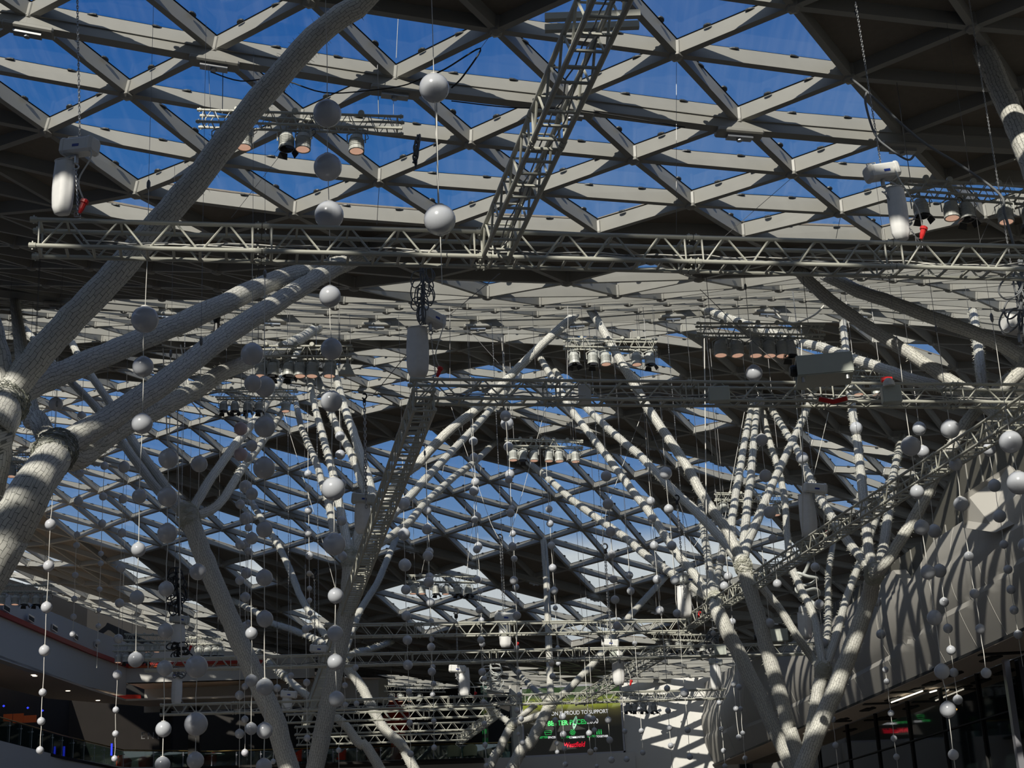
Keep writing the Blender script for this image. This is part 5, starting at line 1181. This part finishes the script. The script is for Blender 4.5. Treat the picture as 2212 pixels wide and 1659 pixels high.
strip([(-27.4, -11.2), (17.4, -11.2)], FLOOR, 16.4, .4, M_CREAM, 'wall_rear')
# folded white plate on top of the curved wall
P4 = [at(2083, 1067, 49.5), at(2180, 1004, 49.0), at(2192, 1019, 48.8), at(2240, 1110, 46.5), at(2150, 1150, 48.5), at(2080, 1140, 50)]
mb = MB(); mb.add([v for v in P4] + [v + Vector((.12, .12, 0)) for v in P4], [tuple(range(6)), tuple(range(11, 5, -1))] + [(i, (i + 1) % 6, 6 + (i + 1) % 6, 6 + i) for i in range(6)])
tag(mb.build('trim_7', M_WALLW), kind='structure')
# soffit under the wall, its grilles and lamps, then the shop fronts
SI = [(rw_x(Y) + 1.95, Y) for Y in (104, 92, 80, 70, 62, 54, 46, 38, 28, 21)]
so_ = flat([(rw_x(Y) - .02, Y) for Y in (104, 92, 80, 70, 62, 54, 46, 38, 28, 21)] + SI[::-1], 6.9, .1, M_SOFF, 'ceiling_soffit_right')
def on_soffit(px_, py_): p = ath(px_, py_, 6.9); return p
for px_, py_ in ((2074, 1386), (1994, 1429), (1911, 1463), (1867, 1482), (1827, 1497), (1787, 1516), (1742, 1538), (2170, 1342), (1700, 1560), (1655, 1585)):
    p = on_soffit(px_, py_); d = Vector((rw_x(p.y - 3) - rw_x(p.y + 3), -6, 0)).normalized(); R = frame(d); cx = rw_x(p.y) + 1.0; p.x = cx
    mb = MB(); mb.box(p - Vector((0, 0, .02)), .62, .22, .03, R); g = mb.build('grille', M_SLOT, so_)
    for s_ in (-1, 1): mb = MB(); mb.lathe(p + d * (.85 * s_) - Vector((0, 0, .03)), [(.09, 0), (.09, .03)], 10); mb.build('recessed_lamp', M_SLOT, so_)
for px_, py_ in ((2128, 1412), (1925, 1495), (1868, 1520), (1760, 1560)):
    p = on_soffit(px_, py_); cx = rw_x(p.y) + .9; mb = MB(); mb.box((cx, p.y, 6.88), .75, .22, .03); mb.build('slot', M_SLOT, so_)
for a, b in (((1925, 1511), (1992, 1486)), ((2008, 1489), (2022, 1485)), ((1985, 1507), (2002, 1500))):
    q0, q1 = on_soffit(*a), on_soffit(*b); mb = MB(); mb.tube([q0 + Vector((0, 0, -.12)), q1 + Vector((0, 0, -.12))], .03, 8); tag(mb.build('light_tube', M_TUBE), 'thin bright light tube along the shop soffit at lower right', 'light', 'light tubes over the shopfront')
GX = 2.0
wn = strip([(rw_x(Y) + GX, Y) for Y in (106, 92, 80, 70, 62, 54)], FLOOR, 6.9, .08, M_WIN, 'window_20')
strip([(rw_x(Y) + GX + .05, Y) for Y in (54, 51.5)], FLOOR, 6.9, .08, M_WIN, 'window_21')
q0 = at(2010, 1495, 56.2); x_ = rw_x(56.2) + GX - .25
mb = MB(); mb.box((x_, 56.2, 2.6), .1, .16, 4.3); tag(mb.build('trim_8', M_STEELB), kind='structure')
for Y in (60, 64.5, 69, 74, 79, 85): mb = MB(); mb.box((rw_x(Y) + GX - .05, Y, 2.6), .04, .05, 4.3); tag(mb.build('trim_9', M_CAVE), kind='structure')
strip([(rw_x(56) + GX - .03, 56), (rw_x(86) + GX - .03, 86)], 5.15, 5.2, .05, M_SLOT, 'trim_10')
clad = strip([(rw_x(Y) + GX - .15, Y) for Y in (51.5, 46, 40, 30, 21)], FLOOR, 6.85, .2, M_BRONZE, 'wall_shop_right')
for Y in (51.3, 49.6, 44): mb = MB(); mb.box((rw_x(Y) + GX - .17, Y, 2.6), .02, .03, 4.3); mb.build('joint', mat('lit metal joint', (.5, .42, .33), .4) if Y > 49 else M_SLOT, clad)  # pale colour stands for light caught on the outer joints
for z_ in (5.3, 4.25, 3.2): mb = MB(); mb.box((rw_x(46) + GX - .18, 44, z_), .02, 7.4, .02, frame((1, 0, 0))); mb.build('joint', M_SLOT, clad)
# orange curved tick emblem on the dark cladding
def tick(px_, py_, Yc, s):
    pts = [(-.98, .02), (-.80, -.30), (-.52, -.34), (1.15, .42), (-.35, -.02), (-.62, -.06), (-.76, .06), (-.78, .28)]
    outl = [(-.76, .36), (-.90, .10), (-.95, -.12), (-.86, -.30), (-.66, -.36), (-.40, -.30), (1.2, .38), (-.30, -.10), (-.52, -.14), (-.68, -.08), (-.74, .08)]
    a_ = at(px_, py_, Yc); d = Vector((rw_x(Yc - 2) - rw_x(Yc + 2), -4, 0)).normalized(); x_ = rw_x(a_.y) + GX - .24
    c = Vector((x_, a_.y, a_.z)); n = len(outl); off = Vector((-.05, 0, 0))
    mb = MB(); V = [c + d * (u * s) + Vector((0, 0, v * s)) for u, v in outl]
    mb.add(V + [v + off for v in V], [tuple(range(n)), tuple(range(2 * n - 1, n - 1, -1))] + [(i, (i + 1) % n, n + (i + 1) % n, n + i) for i in range(n)])
    tag(mb.build('tick_emblem', M_ORANGE), 'orange curved tick emblem on the dark cladding at the bottom right corner', 'emblem')
tick(2212, 1640, 48.2, 1.9)
mb = MB(); mb.lathe(at(2090, 1531, 53.2) + Vector((-.4, 0, 0)), [(.001, -.06), (.06, 0), (.001, .06)], 8); tag(mb.build('warm_lamp', mat('warm lamp', (1, .6, .2), .4, emis=(1, .5, .1), estr=1.2)), 'tiny warm lamp glowing in the dark shop window at lower right', 'lamp')

for (x, y, lab) in ((1236, 38, 'upper'), (1236, 62, 'lower')):
    a = ath(x - 58, y, 8.28); b = Vector((a.x + .95, a.y + .02, a.z)); mb = MB(); mb.box((a + b) / 2, .48, .035, .035, frame(b - a)); tag(mb.build('clamp_rail', M_TRUSS), lab + ' square clamp rail lying across the steep truss near the top edge', 'clamp rail')
# ---------------------------------------------------------------- thin suspension ropes, hooks and stays
ropes = [
 ((1461, 130), (1461, 505), None, 26, 'dark vertical rope hanging from a roof node right of the steep truss'),
 ((1706, 388), (1560, 515), None, 25, 'slanting rope from a roof node down to the nearest level truss, right part'),
 ((1815, 470), (1806, 515), None, 22, 'short rope hanging behind the nearest truss near the right hoist'),
 ((819, 402), (814, 485), None, 22, 'short hooked rope above the nearest truss, left of the striped globe cable'),
 ((860, 40), (856, 125), None, 30, 'thin rod above the glass near the top centre'),
 ((611, 328), (500, 470), None, 27, 'slanting thin rope behind the thick branch at upper left'),
 ((1062, 72), (1038, 105), None, 25, 'short sling end at the roof node near the top centre'),
 ((1225, 615), (1227, 690), (1225, 860), 40, 'vertical rope with a shackle behind the second level truss'),
 ((1512, 625), (1650, 760), (1700, 800), 34, 'dark rope slanting down behind the sunlit lighting bar'),
 ((1010, 710), (1100, 810), (1106, 820), 44, 'slanting stay near the branch top at centre'),
 ((1080, 590), (900, 740), (805, 855), 30, 'long thin stay slanting left below the nearest truss'),
 ((1200, 800), (1130, 1060), (1100, 1160), 52, 'thin bright stay slanting left through the middle'),
 ((975, 880), (1060, 1130), (1085, 1180), 52, 'thin bright stay slanting right through the middle'),
 ((1388, 890), (1310, 1100), (1300, 1180), 48, 'thin stay slanting left from the second truss at right of centre'),
 ((1392, 892), (1480, 1120), (1520, 1290), 48, 'thin stay slanting right from the second truss at right of centre'),
 ((1608, 890), (1560, 1150), (1550, 1200), 46, 'thin stay left of the bright branching column'),
 ((1790, 890), (1745, 1080), (1740, 1100), 44, 'thin stay right of the bright branching column'),
 ((390, 745), (415, 870), (440, 900), 32, 'pale rope hanging between the two dark branches'),
 ((381, 750), (390, 1330), (392, 1420), 40, 'long pale flex hanging past the very large dark globes'),
 ((352, 752), (362, 960), None, 40, 'second pale flex hanging past the very large dark globes'),
 ((1521, 700), (1526, 1130), (1527, 1290), 42, 'long bright vertical flex through the second level truss'),
 ((1731, 700), (1734, 1050), (1733, 1160), 40, 'pale vertical flex left of the far hoist on the right'),
 ((1650, 950), (1500, 1180), None, 60, 'thin stay crossing the bright branches'),
 ((612, 890), (700, 1180), (740, 1330), 55, 'thin bright stay slanting right at centre left'),
 ((900, 1290), (960, 1000), None, 70, 'left leg of the rope triangle above the pale panes'),
 ((1000, 1290), (1040, 1000), None, 70, 'right leg of the rope triangle above the pale panes'),
 ((450, 140), (455, 240), None, 25.5, 'dark cable dropping to the lighting bar at upper left'),
 ((850, 200), (850, 250), None, 25.5, 'dark cable dropping to the right end of the lighting bar at upper left'),
 ((972, 660), (972, 850), None, 40, 'vertical rope left of the branch top at centre'),
 ((2215, 470), (2180, 380), (2100, 560), 26, 'rope slanting at the right edge below the lighting bar'),
]
for a, b, c, Y, lab in ropes:
    pts = [at(*a, Y), at(*b, Y)] + ([at(*c, Y)] if c else [])
    mb = MB(); r_ = .0045 if Y < 30 else .008
    if 'flex' in lab or 'pale rope' in lab: r_ = .016
    mb.tube(pts, r_, 5); tag(mb.build('rope', M_ROPE if ('flex' in lab or 'pale' in lab or 'bright' in lab) else M_WIRE), lab, 'rope', 'thin ropes and stays')
loops = [([(455, 155), (520, 175), (600, 170), (700, 200), (800, 195), (870, 185), (905, 172)], 25.5, .014, M_DARK, 'slack dark cable draped between the roof rails behind the thick branch'),
 ([(905, 172), (960, 150), (1038, 104), (1000, 165), (975, 190)], 24, .016, M_DARK, 'dark sling looped up to a roof node right of the striped globe'),
 ([(975, 218), (1100, 232), (1250, 238), (1480, 275)], 25, .012, M_DARK, 'dark cable sagging right of the striped globe'),
 ([(1838, 170), (1875, 200), (1985, 300), (2080, 360), (2160, 420), (2170, 460), (2190, 530)], 23, .024, M_CABLE, 'thick grey cable sloping across the dark panels to the right edge'),
 ([(1872, 200), (1870, 225), (1890, 290), (1920, 320), (1960, 345), (1975, 335)], 23, .02, M_CABLE, 'grey cable looping down from the dark sloping one'),
 ([(350, 745), (400, 752), (450, 735), (468, 715)], 35, .02, M_ROPE, 'pale slack cable with dark plug between the dark branches'),
 ([(1670, 665), (1690, 690), (1720, 697), (1760, 680), (1780, 660)], 33, .02, M_ROPE, 'pale cable sagging above the sunlit lighting bar'),
 ([(943, 222), (944, 300), (947, 440)], 19.2, .011, M_ROPE, 'second strand of white flex beside the striped globe')]
for pts, Y, r_, m_, lab in loops:
    zigcable('slack_cable', smooth_path([at(x, y, Y) for x, y in pts], 5), r_, m_, lab, 'cable')
mb = MB(); mb.lathe(at(468, 712, 34.5), [(.05, -.35), (.09, -.1), (.06, .15), (.1, .3)], 10); tag(mb.build('cable_plug', M_DARK), 'dark hanging cable plug between the dark branches', 'plug')
for (x, y, Y, lab) in ((897, 345, 19.5, 'black hook and swivel below the striped globe'), (787, 860, 30, 'black hook on a chain left of the descending truss'), (1080, 1165, 55, 'black hook on a chain at centre right of the second globe pair'), (1307, 1185, 50, 'black hook on a chain by the thin far branch'), (1462, 1080, 47, 'black hook on a chain in front of the crossing white branches'), (985, 1325, 60, 'black hook above the hoist at lower centre'), (679, 1240, 55, 'hook on a chain left of the white trunk'), (1850, 25, 20, 'black hook at the top of the right hoist chain')):
    p = at(x, y, Y); k_ = Y / 20 * .03; root = empty('rigging_hook', p); tag(root, lab, 'hook', 'rigging hooks')
    mb = MB(); mb.lathe(p - Vector((0, 0, k_ * 1.2)), [(k_ * .5, -k_), (k_ * .8, -k_ * .5), (k_ * .8, k_ * .5), (k_ * .4, k_)], 10); mb.build('swivel', M_DARK, root)
    mb = MB(); mb.tube([p + Vector((k_ * 1.1 * math.sin(t), 0, k_ * 1.3 * math.cos(t) + k_ * .9)) for t in [-.6 + i * .6 for i in range(9)]], k_ * .35, 6); mb.build('hook', M_DARK, root)
    if y > 800: chain_mesh(p - Vector((0, 0, k_ * 2)), p - Vector((0, 0, k_ * 2 + (3.0 if Y > 40 else 2.2))), link=.09, r=.012).build('chain', M_CHAIN, root)
# ---------------------------------------------------------------- ground, light, camera
mb = MB(); mb.box((-5, 50, FLOOR - .1), 42, 66, .1); tag(mb.build('floor', M_FLOOR), kind='structure')
SUN = Vector((-.29, -.79, .54)).normalized()
l = bpy.data.lights.new('sun', 'SUN'); l.energy = 5.3; l.angle = .009; l.color = (1, .93, .82)
so = bpy.data.objects.new('sun', l); so.rotation_euler = (-SUN).to_track_quat('-Z', 'Y').to_euler(); so.location = SUN * 60
COL.objects.link(so)
w = bpy.data.worlds.new('sky'); scene.world = w; w.use_nodes = True
nt = w.node_tree; nt.nodes.clear(); L = nt.links.new
out = nt.nodes.new('ShaderNodeOutputWorld'); bg = nt.nodes.new('ShaderNodeBackground'); L(bg.outputs[0], out.inputs[0])
tc = nt.nodes.new('ShaderNodeTexCoord'); sx = nt.nodes.new('ShaderNodeSeparateXYZ'); L(tc.outputs['Generated'], sx.inputs[0])
rp = nt.nodes.new('ShaderNodeValToRGB'); L(sx.outputs['Z'], rp.inputs[0])
cr = rp.color_ramp
stops = [(0.0, (.30, .33, .36)), (.200, (.62, .66, .68)), (.214, (.15, .27, .48)), (.27, (.085, .205, .46)), (.36, (.045, .17, .43)), (.52, (.016, .100, .335)), (1, (.012, .06, .24))]
cr.elements[0].position = 0; cr.elements[0].color = (*stops[0][1], 1)
cr.elements[1].position = 1; cr.elements[1].color = (*stops[-1][1], 1)
for p, c in stops[1:-1]:
    e = cr.elements.new(p); e.color = (*c, 1)
# whiter, brighter sky around the sun
dp = nt.nodes.new('ShaderNodeVectorMath'); dp.operation = 'DOT_PRODUCT'; dp.inputs[1].default_value = SUN
L(tc.outputs['Generated'], dp.inputs[0])
mr = nt.nodes.new('ShaderNodeMapRange'); mr.inputs['From Min'].default_value = -.1; mr.inputs['From Max'].default_value = 1
L(dp.outputs['Value'], mr.inputs['Value'])
pw = nt.nodes.new('ShaderNodeMath'); pw.operation = 'POWER'; pw.inputs[1].default_value = 1.6; L(mr.outputs[0], pw.inputs[0])
mx = nt.nodes.new('ShaderNodeMix'); mx.data_type = 'RGBA'; L(pw.outputs[0], mx.inputs['Factor'])
L(rp.outputs[0], mx.inputs['A']); mx.inputs['B'].default_value = (.42, .5, .62, 1)
# faint high cloud
no = nt.nodes.new('ShaderNodeTexNoise'); no.inputs['Scale'].default_value = 5; no.inputs['Detail'].default_value = 7; L(tc.outputs['Generated'], no.inputs['Vector'])
m2 = nt.nodes.new('ShaderNodeMapRange'); m2.inputs['From Min'].default_value = .5; m2.inputs['From Max'].default_value = .9; m2.inputs['To Max'].default_value = .16
L(no.outputs['Fac'], m2.inputs['Value'])
m3 = nt.nodes.new('ShaderNodeMix'); m3.data_type = 'RGBA'; L(m2.outputs[0], m3.inputs['Factor']); L(mx.outputs['Result'], m3.inputs['A']); m3.inputs['B'].default_value = (.5, .6, .7, 1)
L(m3.outputs['Result'], bg.inputs['Color']); bg.inputs['Strength'].default_value = 1.0
cam = bpy.data.cameras.new('camera'); cam.sensor_width = 36; cam.lens = 36 * F / 2212; cam.clip_end = 500; cam.clip_start = .1
co = bpy.data.objects.new('camera', cam); COL.objects.link(co)
# rows of the camera basis in world axes
r = Vector((AX_X[0], AX_Y[0], AX_U[0])); u = Vector((AX_X[1], AX_Y[1], AX_U[1])); fwd = Vector((AX_X[2], AX_Y[2], AX_U[2]))
mm = Matrix.Identity(4)
for k in range(3): mm[k][0] = r[k]; mm[k][1] = u[k]; mm[k][2] = -fwd[k]
co.matrix_world = mm
scene.camera = co
vs = scene.view_settings
vs.view_transform = 'Standard'; vs.look = 'None'; vs.gamma = 1; vs.exposure = 0; vs.use_curve_mapping = False
